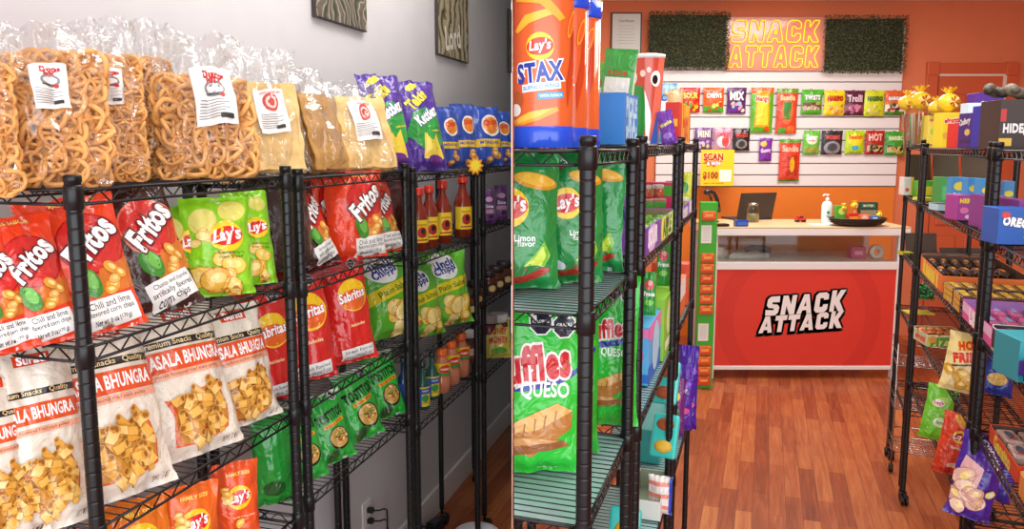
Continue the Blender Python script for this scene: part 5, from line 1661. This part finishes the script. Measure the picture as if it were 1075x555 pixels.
# ---- R2/R3 level 1
o, c, W, D, yw = rbox(R2, 677, 706, .012, 1, .11, .072, '#8a6ab8', 'open tray box with violet and lime side on the second shelf', open_=True, cut=.95, inner='#9a8868',
     side=[('r', -.27, .5, .46, 1, '#7a3aa8'), ('r', .25, .5, .5, 1, '#84c83a'), ('e', -.3, .5, .12, .07, '#e0b0e8'), ('e', .1, .5, .1, .07, '#f0e060'), ('e', .36, .5, .1, .07, '#e8f0a0'), ('t', -.28, .55, 'SOUR', .3, '#ffffff', 0, .05), ('t', .24, .5, 'APPLE', .34, '#2a6a1a', 0, .05)], front=[('r', 0, .5, .9, .4, '#9a4ac0')], name='tray_box')
rbox(R2, 664, 676, .06, 1, .12, .10, '#3a3a98', 'dark blue and violet candy box behind the double posts', side=[('e', 0, .6, .4, .25, '#8a5ac8')], front=[('e', 0, .6, .4, .25, '#8a5ac8'), ('r', 0, .25, .7, .1, '#e8a030')])
rbox(R3, 701, 712, .17, 1, .12, .115, '#e0307a', 'pink box marked 40 under a row of red jars', front=[('r', 0, .7, 1, .35, '#4ab02a'), ('t', .1, .3, '40', .4, '#f8e020', 0, .06, 1.1, '#c01050')], side=[('r', 0, .7, 1, .35, '#4ab02a'), ('t', 0, .3, '40', .3, '#f8e020', 0, .06, 1.1)])
# long shallow boxes across R2 back
p = R2.at(660, .2, 1)
for k, (px, y) in enumerate(((664, 2.75), (677, 2.78), (690, 2.81))):
    p = xy_at(px, y, R2.lv[1])
    o = carton((p.x, p.y, p.z + .002 + .0), 13 * dep(p) / F * .97, .08, .085, 0, '#d8408a', 'low pink and green carton %s at the back of the second shelf' % ('left', 'in the middle', 'right')[k], front=[('r', 0, .72, 1, .5, '#45a82c'), ('r', 0, .95, 1, .12, '#8ad040')] + ([('t', 0, .28, '40', .7, '#f8e020', 0, .06, 1.1, '#c01050')] if k == 1 else [('r', 0, .3, .6, .3, '#f08ac0')]), group='pink and green cartons')
    mb = MB()
    r_ = 13 * dep(p) / F * .45
    mb.lathe([(r_ * .9, 0), (r_, .004), (r_, .03)], mat('#c05038', 'gloss'), n=18); mb.lathe([(r_ * 1.03, .03), (r_ * 1.03, .045), (r_ * .9, .047)], mat('#d8c8b8', 'gloss'), n=18)
    o = mb.build('candy_tub'); place(o, (p.x, p.y, p.z + .0875)); tag(o, 'red candy tub with pale lid standing on the %s pink and green carton' % ('left', 'middle', 'right')[k], 'tub', 'red candy tubs')
rbag(650, 2.35, R2.lv[1], 26, 92, -10, '#c8d838', [('t', 0, .75, 'KER', .8, '#3a7a2a', 0, .06, 1.4, '#f0f0a0'), ('e', 0, .4, .3, .4, '#8a5ab0')], 'yellow and green candy bag between the lime chips and the posts', name='candy_bag', cat='bag of candy', seed=233)
small_r(R3, 718, .05, 1, 15, 40, -20, '#c8d040', [('e', 0, .6, .3, .4, '#4a9a3a'), ('r', 0, .3, .7, .3, '#e8e8d0')], 'yellow-green bag on the second shelf near the counter end', 234)
small_r(R3, 709, .12, 1, 22, 30, -14, '#d0a82a', [], 'mustard bag deep on the second shelf', 235)
# purple flat tray + red pack just below
o, c, W, D, yw = rbox(R3, 712.5, 726, .012, 1, .14, .05, '#7a4ac0', 'violet and white tray box low on the far rack second shelf', open_=True, cut=.95, side=[('t', -.1, .5, 'Wonders', .5, '#ffffff', 0, .04, 1.2), ('r', .36, .5, .2, .8, '#e8e0f0')], front=[('t', 0, .5, 'Wonders', .7, '#ffffff', 0, .04, 1.2)], name='tray_box')

# ---- level 2 of R2/R3 (third shelf)
rbox(R2, 680, 694, .03, 2, .13, .17, '#58b0e8', 'light blue carton with pink top and fruit print on the third shelf', front=[('r', 0, .9, 1, .2, '#e87ab8'), ('r', 0, .12, 1, .2, '#2a6ac8'), ('e', -.2, .45, .2, .2, '#d8e8a0'), ('e', .2, .5, .2, .22, '#c86ab0'), ('t', 0, .14, 'Frutas', .6, '#e03030', 0, .04, 1.2, '#ffffff')],
     side=[('r', 0, .9, 1, .2, '#e87ab8'), ('r', 0, .12, 1, .2, '#2a6ac8'), ('e', .0, .5, .25, .25, '#b0d8f0')])
rbox(R2, 696, 707, .02, 2, .14, .2, '#8cc83c', 'lime green carton leaning upright on the third shelf', side=[('e', 0, .6, .3, .2, '#d8f0a0'), ('r', 0, .2, .8, .1, '#f0f0d0')], front=[('e', 0, .6, .3, .3, '#e0f0a0'), ('r', 0, .2, .8, .2, '#e8e0c0')])
small_r(R3, 699, .20, 2, 22, 112, -6, '#c8d83c', [('r', 0, .8, 1, .3, '#e8e030'), ('e', 0, .5, .4, .4, '#d84838'), ('e', .1, .3, .3, .3, '#48a838')], 'tall yellow-green bag with strawberry print under the violet tray', 240)
for k, (px, lab) in enumerate(((681, 'left'), (696, 'right'))):
    small_r(R2, px, .05, R2.lv[2] + .175 if k == 0 else R2.lv[2] + .205, 15, 46, -8, '#2f9a38', [('e', 0, .7, .34, .36, '#e04858'), ('e', .05, .75, .16, .18, '#f4b0b0'), ('e', 0, .3, .34, .2, '#78c840'), ('t', 0, .5, 'Fresa', .8, '#ffffff', 0, .05, 1.3)], 'strawberry and green candy bag standing %s on top of the cartons' % lab, 241 + k, group='strawberry candy bags')
rbox(R3, 713.5, 719, .02, 2, .15, .14, '#e07028', 'orange and white carton on the third shelf by the far post', side=[('r', 0, .75, 1, .4, '#efe8e0')], front=[('r', 0, .75, 1, .4, '#efe8e0')])
rbox(R3, 720.5, 726.5, .02, 2, .15, .17, '#d8502a', 'reddish carton at the counter end of the third shelf', side=[('r', 0, .5, .5, .5, '#58a838')], front=[('r', 0, .6, .8, .3, '#e8c8a0')])

# ---- level 3 (low shelf): teal egg trays, purple bags, white box, striped pack
def egg_tray(px, y, z, wpx, dpx, label, yaw, lean, cols):
    p = xy_at(px, y, z); q = dep(p) / F
    root = empty('candy_tray')
    W, L = wpx * q, dpx * q
    TE = mat('#3cc4bc', 'gloss')
    mb = MB(); mb.box(-W / 2, W / 2, -.012, .012, 0, L, TE, bev=.010); mb.build('tray_shell', root)
    for k, c_ in enumerate(cols):
        mb = MB(); mb.ball((0, -.012, L * (k + .5) / len(cols)), W * .34, mat(c_, 'food'), sx=1, sy=.35, sz=.62 * L / len(cols) / W * 1.4, n=12); mb.build('candy_fill', root)
    place(root, p, yaw, lean); tag(root, label, 'candy tray', 'teal candy trays')
z3_ = R2.lv[3] + .002
egg_tray(696, 2.62, z3_ + .28, 28, 46, 'teal candy tray with two rust ovals, highest of the stack', -24, 28, ('#a8522a', '#a8522a'))
egg_tray(695, 2.50, z3_ + .13, 28, 46, 'teal candy tray with yellow and rust ovals in the middle', -24, 28, ('#e0b83a', '#a8522a'))
egg_tray(652, 2.02, z3_ + .0, 34, 64, 'teal candy tray with big yellow oval left of the thick post', -18, 24, ('#e8b820',))
rbox(R2, 692, 704, .07, 3, .12, .13, '#3aa8a4', 'closed teal carton under the candy trays', name='snack_box')
pur = [('e', .1, .7, .35, .2, '#8a5ae0'), ('e', -.2, .4, .2, .15, '#f0d040'), ('e', .2, .3, .2, .15, '#e85a9a'), ('t', 0, .55, 'Huevitos', .7, '#ffffff', 60, .05, 1.2), ('e', -.1, .15, .2, .1, '#48b8e0')]
small_r(R3, 720, .05, 3, 22, 88, -22, '#4a20a0', pur, 'deep purple egg candy bag standing at the far end of the low shelf', 250, T=.5)
small_r(R3, 716, .12, 3, 20, 70, -22, '#5a28a8', pur, 'deep purple egg candy bag behind the first of the low shelf', 251, T=.5)
small_r(R2, 707, .05, 3, 22, 62, -22, '#7a2a78', [('e', 0, .7, .3, .25, '#e8d040'), ('e', 0, .45, .3, .2, '#3a8a4a'), ('e', 0, .2, .3, .2, '#c02a5a')], 'magenta candy bag with yellow and green balls on the low shelf', 252, T=.5)
o, c, W, D, yw = rbox(R2, 693, 702, -.0 + .01, 3, .10, .07, '#e4e6e0', 'open white cardboard box on the low shelf behind the posts', open_=True, cut=.9, inner='#9aa890', name='open_box')
small_r(R2, 692, .02, 3, 26, 40, -24, '#f0e8e4', [('r', 0, .2 + .0, 1, .16, '#e88a7a'), ('r', 0, .5, 1, .16, '#e88a7a'), ('r', 0, .8, 1, .16, '#e88a7a'), ('r', .46, .5, .12, 2, '#2a4ac0')], 'red and white striped pack with a blue edge on the low shelf', 253)

# ================================================================ RIGHT RACK CONTENTS
S = S1
# lollipop cup
p = S.at(967, .06, 0)
root = empty('lollipop_cup'); q = dep(p) / F; r_ = 20 * q
mb = MB(); mb.lathe([(r_ * .85, .002), (r_, 34 * q), (r_ * 1.03, 35 * q)], mat('#dfe6e2', 'glass'), n=28, caps=False); mb.lathe([(.001, .002), (r_ * .85, .002)], mat('#c8ccc4', 'gloss'), n=28, caps=False); mb.build('clear_cup', root)
mb = MB()
for i in range(9):
    a = i * .7; mb.tube([(math.cos(a) * r_ * .5, math.sin(a) * r_ * .5, .004), (math.cos(a) * r_ * .62, math.sin(a) * r_ * .62, 36 * q)], .0035, mat(('#e8e4d8', '#6a9a5a', '#c8b890')[i % 3], 'paper'))
mb.build('sticks', root)
place(root, p); tag(root, 'clear plastic cup of lollipop sticks at the far end of the rack top', 'cup')
for k, (px, py, w_) in enumerate(((952, 104, 17), (966, 102, 22), (983, 109, 16), (996, 104, 22))):
    pp = on_y(px, py + 4, S.at(px, .10, 0).y)
    lollipop(pp.x, pp.y, pp.z, w_ * .5 * dep(pp) / F, '#f0c428', 'big yellow wrapped candy, %s of four above the cup and yellow boxes' % ('leftmost', 'second', 'third', 'rightmost')[k], (-14, 0, 6, 4)[k], 'big yellow wrapped candies')
def sbox(px0, px1, y0, t, lev, D, col, label, front=(), side=(), top=(), yaw=-6, rk=S, base=None, **kw):
    """box on the right racks: front face spans px0..px1, top at pixel y0"""
    a, b = rk.at(px0, t, lev), rk.at(px1, t, lev)
    z = a.z if base is None else base
    yy = a.y
    A, B = xy_at(px0, yy, z), xy_at(px1, yy, z)
    W = (B.x - A.x) / math.cos(R(yaw))
    topz = on_y((px0 + px1) / 2, y0, yy).z
    c = Vector(((A.x + B.x) / 2, yy, z)) + Vector((-math.sin(R(yaw)), math.cos(R(yaw)), 0)) * D / 2
    return carton(c, W, D, topz - z, yaw, col, label, front, side, top, sgn=-1, **kw), c, W
ef = [('r', 0, .84, 1, .3, '#f0d83a'), ('t', 0, .78, 'efrutti', .8, '#d82a20', 4, .06, 1.3, '#ffffff'), ('e', -.25, .35, .2, .2, '#e8b050'), ('e', .1, .3, .2, .2, '#c85a30'), ('e', .32, .4, .12, .15, '#68b040')]
sbox(973, 986, 121, .06, 0, .08, '#ecd850', 'pale yellow fruit candy box beside the clear cup', [('e', 0, .5, .3, .3, '#a8c850'), ('r', 0, .85, .8, .2, '#e86a5a')])
sbox(988, 1006, 118, .05, 0, .09, '#f2dc2e', 'bright yellow fruit gummy box with red lettering on the rack top', ef)
sbox(1001, 1017, 129, .02, 0, .06, '#d8281e', 'small red box with yellow figure shape in front of the yellow gummy box', [('e', 0, .65, .14, .14, '#f0d020'), ('p', 0, .3, [(-.25, -.3), (.25, -.3), (.12, .2), (-.12, .2)], '#f0d020')])
sbox(1014, 1026, 108, .10, 0, .07, '#d4e8f4', 'pale blue and white carton behind the purple chocolate boxes', [('r', 0, .3, .7, .2, '#8ab8d8'), ('e', 0, .7, .3, .2, '#f0d8a0')])
cad = [('t', -.02, .74, 'Cadbury', .8, '#f0e8d8', 8, .03, 1.4, None, .3), ('r', 0, .2, .9, .1, '#3a1450'), ('e', .2, .45, .2, .12, '#d8b060')]
sbox(1019, 1033, 118, .035, 0, .1, '#3c1a78', 'dark purple chocolate box in front of the blue one', [('t', 0, .7, 'Oh Henry', .7, '#e8d8f0', 8, .02, 1.4), ('t', 0, .45, 'dairy milk', .7, '#c8a8e8', 6, .02), ('e', 0, .2, .3, .2, '#d84040')], side=cad)
sbox(1034, 1052, 110, .05, 0, .1, '#2a2aa0', 'blue and purple chocolate box directly behind the near rack post', cad)
sbox(1024, 1049, 97, .14, 0, .1, '#4a1c8a', 'purple chocolate box standing higher at the back of the rack top', [('t', -.1, .8, 'Cadbury', .6, '#f0e8d8', 0, .03, 1.4, None, .3), ('r', .3, .8, .3, .2, '#d8c8a0')])
hd = [('t', -.33, .42, 'HIDE', .25, '#f0eeea', 0, .05, 1.5), ('t', -.155, .42, '&', .11, '#f0eeea', 0, .08, 1.8), ('t', .05, .42, 'SEEK', .25, '#f0eeea', 0, .05, 1.5), ('r', -.46, .68, .07, .16, '#c03030'), ('r', -.42, .14, .16, .1, '#e8c040'), ('t', .4, .1, 'cookies', .16, '#c8b8a8', 0, .01)]
sbox(1050, 1130, 104, .03, 0, .12, '#3a2c28', 'dark brown cookie box with white lettering at the right edge of the rack top', hd, rk=S0)
# crinkled dark pouches on top of that box
p = S0.at(1066, .1, 0)
mb = MB(); rnd = random.Random(3)
for i in range(26):
    a = rnd.uniform(-.12, .12); b = rnd.uniform(-.03, .03); mb.ball((a, b, rnd.uniform(.0, .02) + .012), rnd.uniform(.012, .02), mat(rnd.choice(('#5a5248', '#7a7062', '#3a342c')), 'food'), sx=rnd.uniform(.8, 1.6), n=7)
pz = on_y(1075, 104, S0.at(1050, .03, 0).y + .06)
o = mb.build('crinkled_pouch'); place(o, (pz.x, pz.y, pz.z + .001)); tag(o, 'dark crinkled pouch lying on the brown cookie box', 'pouch'); o['kind'] = 'thing'

# ---- level 1
def flapboard(px0, px1, y0, t, lev, label, rk=S, col='#5c4c3c', h0=.05):
    return sbox(px0, px1, y0 + 0, t, lev, .05, col, label, rk=rk)
sbox(948, 958, 186, .03, 1, .06, '#e8e8e0', 'white and yellow printed pouch box at the far end of the second shelf', [('r', .36, .5, .3, 2.4, '#e8c030'), ('r', -.1, .5, .5, 1.6, '#d0d0cc'), ('e', -.1, .3, .2, .2, '#c85040')], rk=S2)
o, c, W = sbox(963, 986, 190, .12, 1, .12, '#58b838', 'green and yellow candy carton with raised brown lid on the second shelf', [('r', 0, .4, 1, .4, '#e8d838')], flap=(hz_(975, 3.3, 34), '#57503c'))
o, c, W = sbox(990, 1016, 188, .16, 1, .12, '#88b868', 'pale green carton with tall raised brown lid, second of the lidded ones', [('r', 0, .5, .8, .4, '#c8d8a0')], flap=(hz_(1000, 3.0, 34), '#57503c'))
o, c, W = sbox(1022, 1048, 188, .2, 1, .12, '#806048', 'brown carton with raised lid, right of the other lidded ones', flap=(hz_(1030, 2.8, 32), '#5c4c3c'))
sbox(986, 996, 186, .04, 1, .08, '#3a9a48', 'slim green carton left of the blue and yellow boxes', [('r', 0, .5, .6, 1.4, '#58b868')])
for k, (a, b) in enumerate(((998, 1013), (1014, 1026), (1027, 1039))):
    sbox(a, b, 186 + k * .8, .05 + .0 * k, 1, .05, '#3a98d8', 'blue box with yellow discs, %s of the row behind the pink box' % ('left', 'middle', 'right')[k], [('e', 0, .75, .4, .3, '#e8e040'), ('e', 0, .3, .36, .3, '#e0d848'), ('t', 0, .52, 'Trident', .8, '#ffffff', 0, .04, 1.2)], group='blue boxes with yellow discs')
for k, (a, b) in enumerate(((1040, 1050), (1051, 1062))):
    sbox(a, b, 190, .14, 1, .05, '#4a90c8', 'blue box with yellow discs right of the near post, %s one' % ('first', 'second')[k], [('e', 0, .7, .4, .3, '#e8e040'), ('e', 0, .3, .36, .3, '#d8d048')], group='blue boxes with yellow discs')
sbox(967, 984, 208, .03, 1, .10, '#e4e048', 'yellow tent-shaped card tray at the aisle edge of the second shelf', [('r', 0, .5, .6, .5, '#c8c030')])
sbox(985, 1002, 214, .02, 1, .09, '#b8dcea', 'pale blue open tray at the aisle edge of the second shelf', [('e', 0, .5, .2, .1, '#e8e870')], open_=True, cut=.9)
ns = [('t', 0, .78, 'NERDS', .84, '#f4e030', 0, .07, 1.1, '#e03080'), ('e', -.2, .4, .2, .15, '#e87ab0'), ('e', .2, .3, .2, .15, '#b84ad0'), ('e', .0, .15, .15, .1, '#f0d0f0'), ('e', .3, .5, .1, .1, '#58b8e0')]
sbox(1005, 1027, 205, .015, 1, .10, '#a83a98', 'magenta candy box with yellow lettering beside the near rack post', ns)
for k, (a, b, y) in enumerate(((1041, 1053, 206), (1054, 1066, 208), (1067, 1079, 210))):
    sbox(a, b, y, .07, 1, .16, '#8a3a8c', 'low purple box %s in the row behind the blue cookie box' % ('first', 'second', 'third')[k], [('r', 0, .8, 1, .1, '#c878c0')], top=[('r', 0, .5, .8, .2, '#b868b8'), ('e', 0, .5, .3, .2, '#e8a0d8')], rk=S0, group='low purple boxes')
orf = [('t', -.30, .62, 'OREO', .30, '#ffffff', -8, .07, 1.4, '#0a2a78'), ('e', .24, .5, .2, .2, '#3a2a26'), ('e', .24, .5, .15, .15, '#524038'), ('t', -.1, .2, 'cookies', .2, '#d8e8ff', -8, .02), ('e', -.42, .82, .05, .04, '#d84040')]
sbox(1050, 1135, 219, .01, 1, .10, '#1c5cb8', 'blue cookie box at the right edge of the second shelf', orf, rk=S0, yaw=-8)

# ---- level 2
o, c, W = sbox(960, 992, 275, .22, 2, .10, '#4a3a30', 'dark brown open carton with tall lid, far one on the third shelf', flap=(hz_(975, 3.2, 36), '#4c3c2c'))
o, c, W = sbox(998, 1046, 280, .24, 2, .10, '#4a3a30', 'dark brown open carton with low lid, nearer one on the third shelf', flap=(hz_(1010, 2.9, 24), '#4c3c2c'))
sbox(949, 958, 268, .03, 2, .08, '#c8c838', 'yellow and green packet box on the small far rack', [('r', 0, .5, .6, .5, '#58a838')], rk=S2)
def bars(px0, px1, t0, t1, lev, n, rows, col, dec, label, dz, h=.016, rk=S, group=None, w=.035, L=.12, yaw=None):
    proto = None
    a, b = rk.at(px0, t0, lev), rk.at(px1, t0, lev)
    w3 = Vector((rk.w.x, rk.w.y, 0))
    yw = math.degrees(math.atan2(-rk.u.x, rk.u.y)) if yaw is None else yaw
    rnd = random.Random(int(px0))
    for j in range(rows):
        for i in range(n):
            p = a.lerp(b, (i + .5) / n) + w3 * (t1 - t0) * (j + .5) / rows
            if proto is None:
                mb = MB(); mb.box(-w / 2, w / 2, -L / 2, L / 2, 0, h, mat(col, 'foil'), bev=h * .3)
                put_decals(mb, dec, lambda x, y, l: Vector((y - w / 2, -x, h + .0004 + l)), L, w, 'foil')
                put_decals(mb, [(d[0], d[1], .5) + tuple(d[3:]) for d in dec[:1]], lambda x, y, l: Vector((-w / 2 - .0004 - l, -x, y)), L, h, 'foil')
                o = proto = mb.build('candy_bar')
            else:
                o = proto.copy(); COL.objects.link(o)
            place(o, Vector((p.x, p.y, p.z + dz)), yw + 90 * 0 + rnd.uniform(-5, 5))
            tag(o, label, 'candy bar', group)
def tray(pxn, pxf, t, lev, W, h, col, label, side, front=(), rk=S, cut=.9, inner='#4a3428'):
    return rbox(rk, pxn, pxf, t, lev, W, h, col, label, sgn=-1, side=side, front=front, open_=True, cut=cut, inner=inner, name='tray_box')
# orange tray
tray(988, 966, .015, 2, .30, .075, '#e8762a', 'orange open tray of dark bars on the third shelf', [('t', 0, .55, "Reese's", .7, '#f8e040', 0, .05, 1.3)], [('t', -.2, .5, 'peanut', .3, '#f8f0e0', 0, .03)])
bars(986, 968, .03, .30, 2, 2, 6, '#3a2018', [('r', 0, .5, .5, .1, '#e89030')], 'dark wrapped bar lying in the orange tray', .012, group='dark bars in the orange tray', h=.05, w=.036, L=.14)
# brown bar stacks
for k in range(3):
    bars(1008, 990, .01, .36, S.lv[2] , 2, 8, '#3a261c', [('r', 0, .5, .8, .16, '#d8b030'), ('e', .2, .5, .06, .05, '#e8e0c0')], 'dark brown bar with yellow print in the low stacks on the third shelf, %s layer' % ('bottom', 'middle', 'top')[k], .021 * k, group='brown and yellow bars, %s layer' % ('bottom', 'middle', 'top')[k], h=.019, w=.04, L=.15)
# pink tray with scalloped edge
tray(1040, 1010, .01, 2, .34, .062, '#e052a0', 'pink open tray with pale scalloped rim on the third shelf', [('r', 0, .9, 1, .12, '#f0c0e0'), ('t', 0, .5, 'Candy', .5, '#ffffff', 0, .04, 1.2)], [('r', 0, .9, 1, .05, '#f0c0e0')], rk=S, inner='#a87ac0')
bars(1036, 1014, .03, .32, 2, 2, 6, '#c85a8a', [('r', 0, .5, .5, .1, '#78b8e0')], 'pink and blue sweet lying in the pink tray', .008, group='sweets in the pink tray', h=.03)
# black/white ice box + teal
tray(1082, 1040, .012, 2, .36, .07, '#e8e8ea', 'black and white open tray at the right edge of the third shelf', [('r', 0, .72, 1, .09, '#161616'), ('r', 0, .4, 1, .09, '#161616'), ('t', .2, .1, 'ICE', .3, '#2a8ac0', 0, .05)], rk=S0, inner='#222222')
bars(1075, 1044, .03, .34, 2, 3, 6, '#d8b8a0', [('e', .1, .5, .2, .1, '#6a4a3a'), ('e', -.2, .5, .1, .1, '#58a890')], 'peach and grey packet lying in the black and white tray', .012, rk=S0, group='packets in the black and white tray', h=.05)

bars(704, 681, .03, .11, 1, 6, 2, '#6ab82e', [('r', 0, .5, .6, .1, '#8a3ac0')], 'small lime and violet packet lying in the violet and lime tray', .010, rk=R2, group='packets in the violet and lime tray', h=.045, w=.035, L=.06)
# ---- level 3
# green curly plant-like tinsel bunch
p = S.at(968, .10, 3)
q = dep(p) / F; mb = MB(); rnd = random.Random(9)
for i in range(170):
    a, b = rnd.uniform(0, 6.28), rnd.uniform(0, .9)
    r_ = .055 * math.sqrt(rnd.random())
    x, y, z = math.cos(a) * r_, math.sin(a) * r_, .012 + rnd.random() * .085 * (1 - (r_ / .07) ** 2)
    mb.ball((x, y, z), .008, mat(rnd.choice(('#1f7a3a', '#2a9a4a', '#145a2a')), 'gloss'), sx=rnd.uniform(.7, 1.5), sy=rnd.uniform(.7, 1.5), n=6)
o = mb.build('wrapped_sweets'); place(o, (p.x, p.y, p.z + .055)); tag(o, 'heap of tiny green wrapped sweets on the fourth shelf', 'sweets', kind='stuff')
sbox(955, 981, 330, .03, 3, .10, '#c8c040', 'low yellow-green tray carrying the heap of green sweets', [('r', 0, .5, .8, .5, '#70a838')], base=None)
pz_ = [('t', 0, .74, 'efrutti', .74, '#d82a20', 2, .06, 1.3, '#ffffff'), ('r', 0, .30, 1, .34, '#d8d850'), ('t', 0, .30, 'PIZZA', .84, '#58a020', 0, .09, 1.5, '#f4f0a0'), ('e', -.36, .6, .1, .1, '#e8a040')]
o, c, W = sbox(974, 1012, 350, .02, 3, .14, '#d8e0b8', 'open gummy pizza box with red and green lettering on the fourth shelf', pz_, [('r', 0, .5, .8, .6, '#c8c8a0'), ('t', 0, .5, 'efrutti', .7, '#d82a20', 0, .05)], open_=True, cut=.86, inner='#b8854a')
for k in range(8):
    mb = MB() if k == 0 else None
    if k == 0:
        mb.lathe([(.001, 0), (.022, 0), (.026, .005), (.022, .010), (.001, .010)], mat('#c8743a', 'food'), n=16, sy=.8); mb.ball((.006, .004, .010), .005, mat('#d83020', 'gloss'), n=6); mb.ball((-.008, -.003, .010), .005, mat('#58a030', 'gloss'), n=6)
        pg = o = mb.build('pizza_gummy')
    else: o = pg.copy(); COL.objects.link(o)
    place(o, c + Vector((W * (-.34 + .225 * (k % 4)), -.03 + .06 * (k // 4), .045)), k * 40, 20); tag(o, 'small round gummy pizza lying in the open pizza box', 'gummy', 'gummy pizzas')
hot = [('t', .05, .80, 'HOT', .6, '#e84a1c', 14, .08, 1.3, '#f8e040'), ('t', .05, .60, 'FRIES', .76, '#e8341c', 14, .08, 1.3, '#f8e8a0'), ('r', 0, .46, 1, .05, '#1c1c1c', 14)] + chips(0, .22, .4, 31, 9, ('#e8b84a', '#d8a030', '#f0c860'))
def sbag(px, t, lev, wpx, hpx, yaw, base, dec, label, seed, rk=S, **kw):
    p = rk.at(px, t, lev); return rbag(px, p.y, p.z, wpx, hpx, yaw, base, dec, label, seed=seed, **kw)
sbag(1003, .02, 3, 40, 62, -22, '#f0d890', hot, 'yellow hot fries bag with red lettering leaning on the fourth shelf', 301, roll=10, lean=10, T=.4)
sbag(1044, .14, 3, 36, 66, -12, '#1c3c9c', [('e', 0, .66, .36, .24, '#e8eaf0'), ('e', 0, .66, .28, .18, '#3050b8'), ('t', 0, .66, 'Chips', .5, '#ffffff', 12, .05), ('e', -.1, .25, .3, .2, '#e0b040')], 'deep blue chip bag leaning behind the near rack post', 302, roll=12, lean=10, rk=S0, T=.4)
sbag(1064, .24, 3, 30, 62, -12, '#26469c', [('e', 0, .6, .3, .3, '#8a6030'), ('r', 0, .2, .8, .2, '#e8e8f0')], 'dark blue bag with brown picture at the right edge of the fourth shelf', 303, rk=S0, T=.4)
sbox(1069, 1110, 358, .0, 2, .12, '#2a9aa8', 'teal and purple box at the very right of the third shelf', [('r', 0, .35, 1, .4, '#5a3a9a'), ('t', -.1, .35, 'Nik', .4, '#f0e040', 0, .06, 1.2)], rk=S0)

# ---- level 4
sbag(978, .0, 4, 32, 58, -14, '#74c82c', [('e', -.05, .70, .3, .16, '#b0e058', 30), ('e', -.1, .68, .2, .14, '#f0f0e8'), ('t', -.1, .68, "Lay's", .34, '#d02018', 0, .04), ('e', .1, .34, .26, .18, '#d8f0c0'), ('t', .1, .34, 'lime', .3, '#2a8a1a', 0, .03)], 'lime green chip bag low on the right rack beside the orange red one', 311, roll=10, lean=6, T=.4)
sbag(994, .0, 4, 36, 66, -18, '#e0421c', [('e', .18, .86, .4, .2, '#f0a83a', -30)] + lays_logo(.05, .64, .22) + [('t', .0, .46, 'flamin', .3, '#f8e0c0', 0, .02), ('e', .1, .16, .24, .12, '#f0c0a0'), ('e', .0, .08, .3, .12, '#c83020'), ('e', .3, .1, .14, .1, '#e88a3a')], 'orange red chip bag with yellow logo low on the right rack', 312, roll=10, lean=6, T=.4)
pop = [('t', .1, .80, 'POPCORN', .74, '#f0e8f8', -50, .05, 1.2), ('p', -.3, .45, [(-.2, -.5), (.2, -.6), (.3, .3), (-.1, .5)], '#e8b0b0')] + chips(-.2, .3, .36, 33, 12, ('#e8b8a8', '#f0c8b8', '#d8a090')) + [('e', .25, .35, .12, .08, '#f0e060', 20), ('e', .25, .35, .06, .05, '#ffffff')]
sbag(1014, .0, 4, 52, 90, -10, '#4a2498', pop, 'purple popcorn bag at the bottom of the right rack', 313, roll=14, lean=10, T=.45)
sbag(1040, .10, 4, 40, 62, -10, '#3a2490', [('e', .1, .4, .3, .3, '#5a4ab8')], 'dark purple bag partly behind the popcorn bag', 314, roll=16, lean=10, rk=S0, T=.45)
tray(1066, 1038, .03, 3, .26, .05, '#d84828', 'red open tray of cellophane packs at the right edge of the fourth shelf', [('t', 0, .5, 'Gansito', .6, '#f8e060', 0, .05)], [('t', -.3, .5, 'GAN', .3, '#f8c020', 0, .05, 1.2)], rk=S0)
tray(1100, 1069, .02, 3, .30, .06, '#e89040', 'orange open tray nearest the right edge of the fourth shelf', [('t', 0, .5, 'Choco', .6, '#f8e8c0', 0, .05)], rk=S0, inner='#d0a070')
bars(1063, 1042, .04, .26, 3, 2, 4, '#b8968a', [('e', 0, .5, .3, .1, '#4a5a6a'), ('r', .3, .5, .1, .2, '#c04030')], 'greyish cellophane pack in the red tray at the right edge', .012, rk=S0, group='cellophane packs in the red tray', h=.03, w=.05, L=.1)
bars(1096, 1072, .04, .30, 3, 2, 5, '#d8a878', [('r', 0, .5, .8, .1, '#e8c8a0')], 'pale orange pack in the orange tray nearest the right edge', .012, rk=S0, group='pale packs in the orange tray', h=.03, w=.045, L=.12)

# ---- chrome wire display standing in the aisle behind
CH_ = mat('#b8b8b8', 'metal')
root = empty('chrome_wire_stand')
p0 = on_z(962, 492, 0)
tag(root, 'small chrome wire stand behind the right rack near the counter', 'wire stand')
w_ = .30
mb = MB()
for sx in (-w_ / 2, w_ / 2):
    for sy in (-.12, .12):
        mb.tube([(sx, sy, .05), (sx, sy, .72)], .0045, CH_)
mb.build('uprights', root)
for z in (.12, .36, .60):
    mb = MB()
    mb.tube([(-w_ / 2, -.12, z), (w_ / 2, -.12, z), (w_ / 2, .12, z), (-w_ / 2, .12, z)], .0035, CH_, closed=True)
    mb.tube([(-w_ / 2, -.12, z + .06), (w_ / 2, -.12, z + .06), (w_ / 2, .12, z + .06), (-w_ / 2, .12, z + .06)], .003, CH_, closed=True)
    for i in range(1, 9): mb.tube([(-w_ / 2 + w_ * i / 9, -.12, z), (-w_ / 2 + w_ * i / 9, .12, z)], .002, CH_, n=4)
    for i in range(1, 7): mb.tube([(-w_ / 2, -.12 + .24 * i / 7, z), (w_ / 2, -.12 + .24 * i / 7, z)], .002, CH_, n=4)
    mb.build('wire_basket', root)
for sx in (-w_ / 2, w_ / 2):
    for sy in (-.12, .12):
        mb = MB(); mb.lathe([(.006, -.01), (.022, -.01), (.025, 0), (.022, .01), (.006, .01)], BLK, n=14, mtx=Matrix.Translation((sx, sy, .026)) @ Matrix.Rotation(R(90), 4, 'Y')); mb.build('caster', root)
place(root, (p0.x + .02, p0.y + .02, 0), YQ)
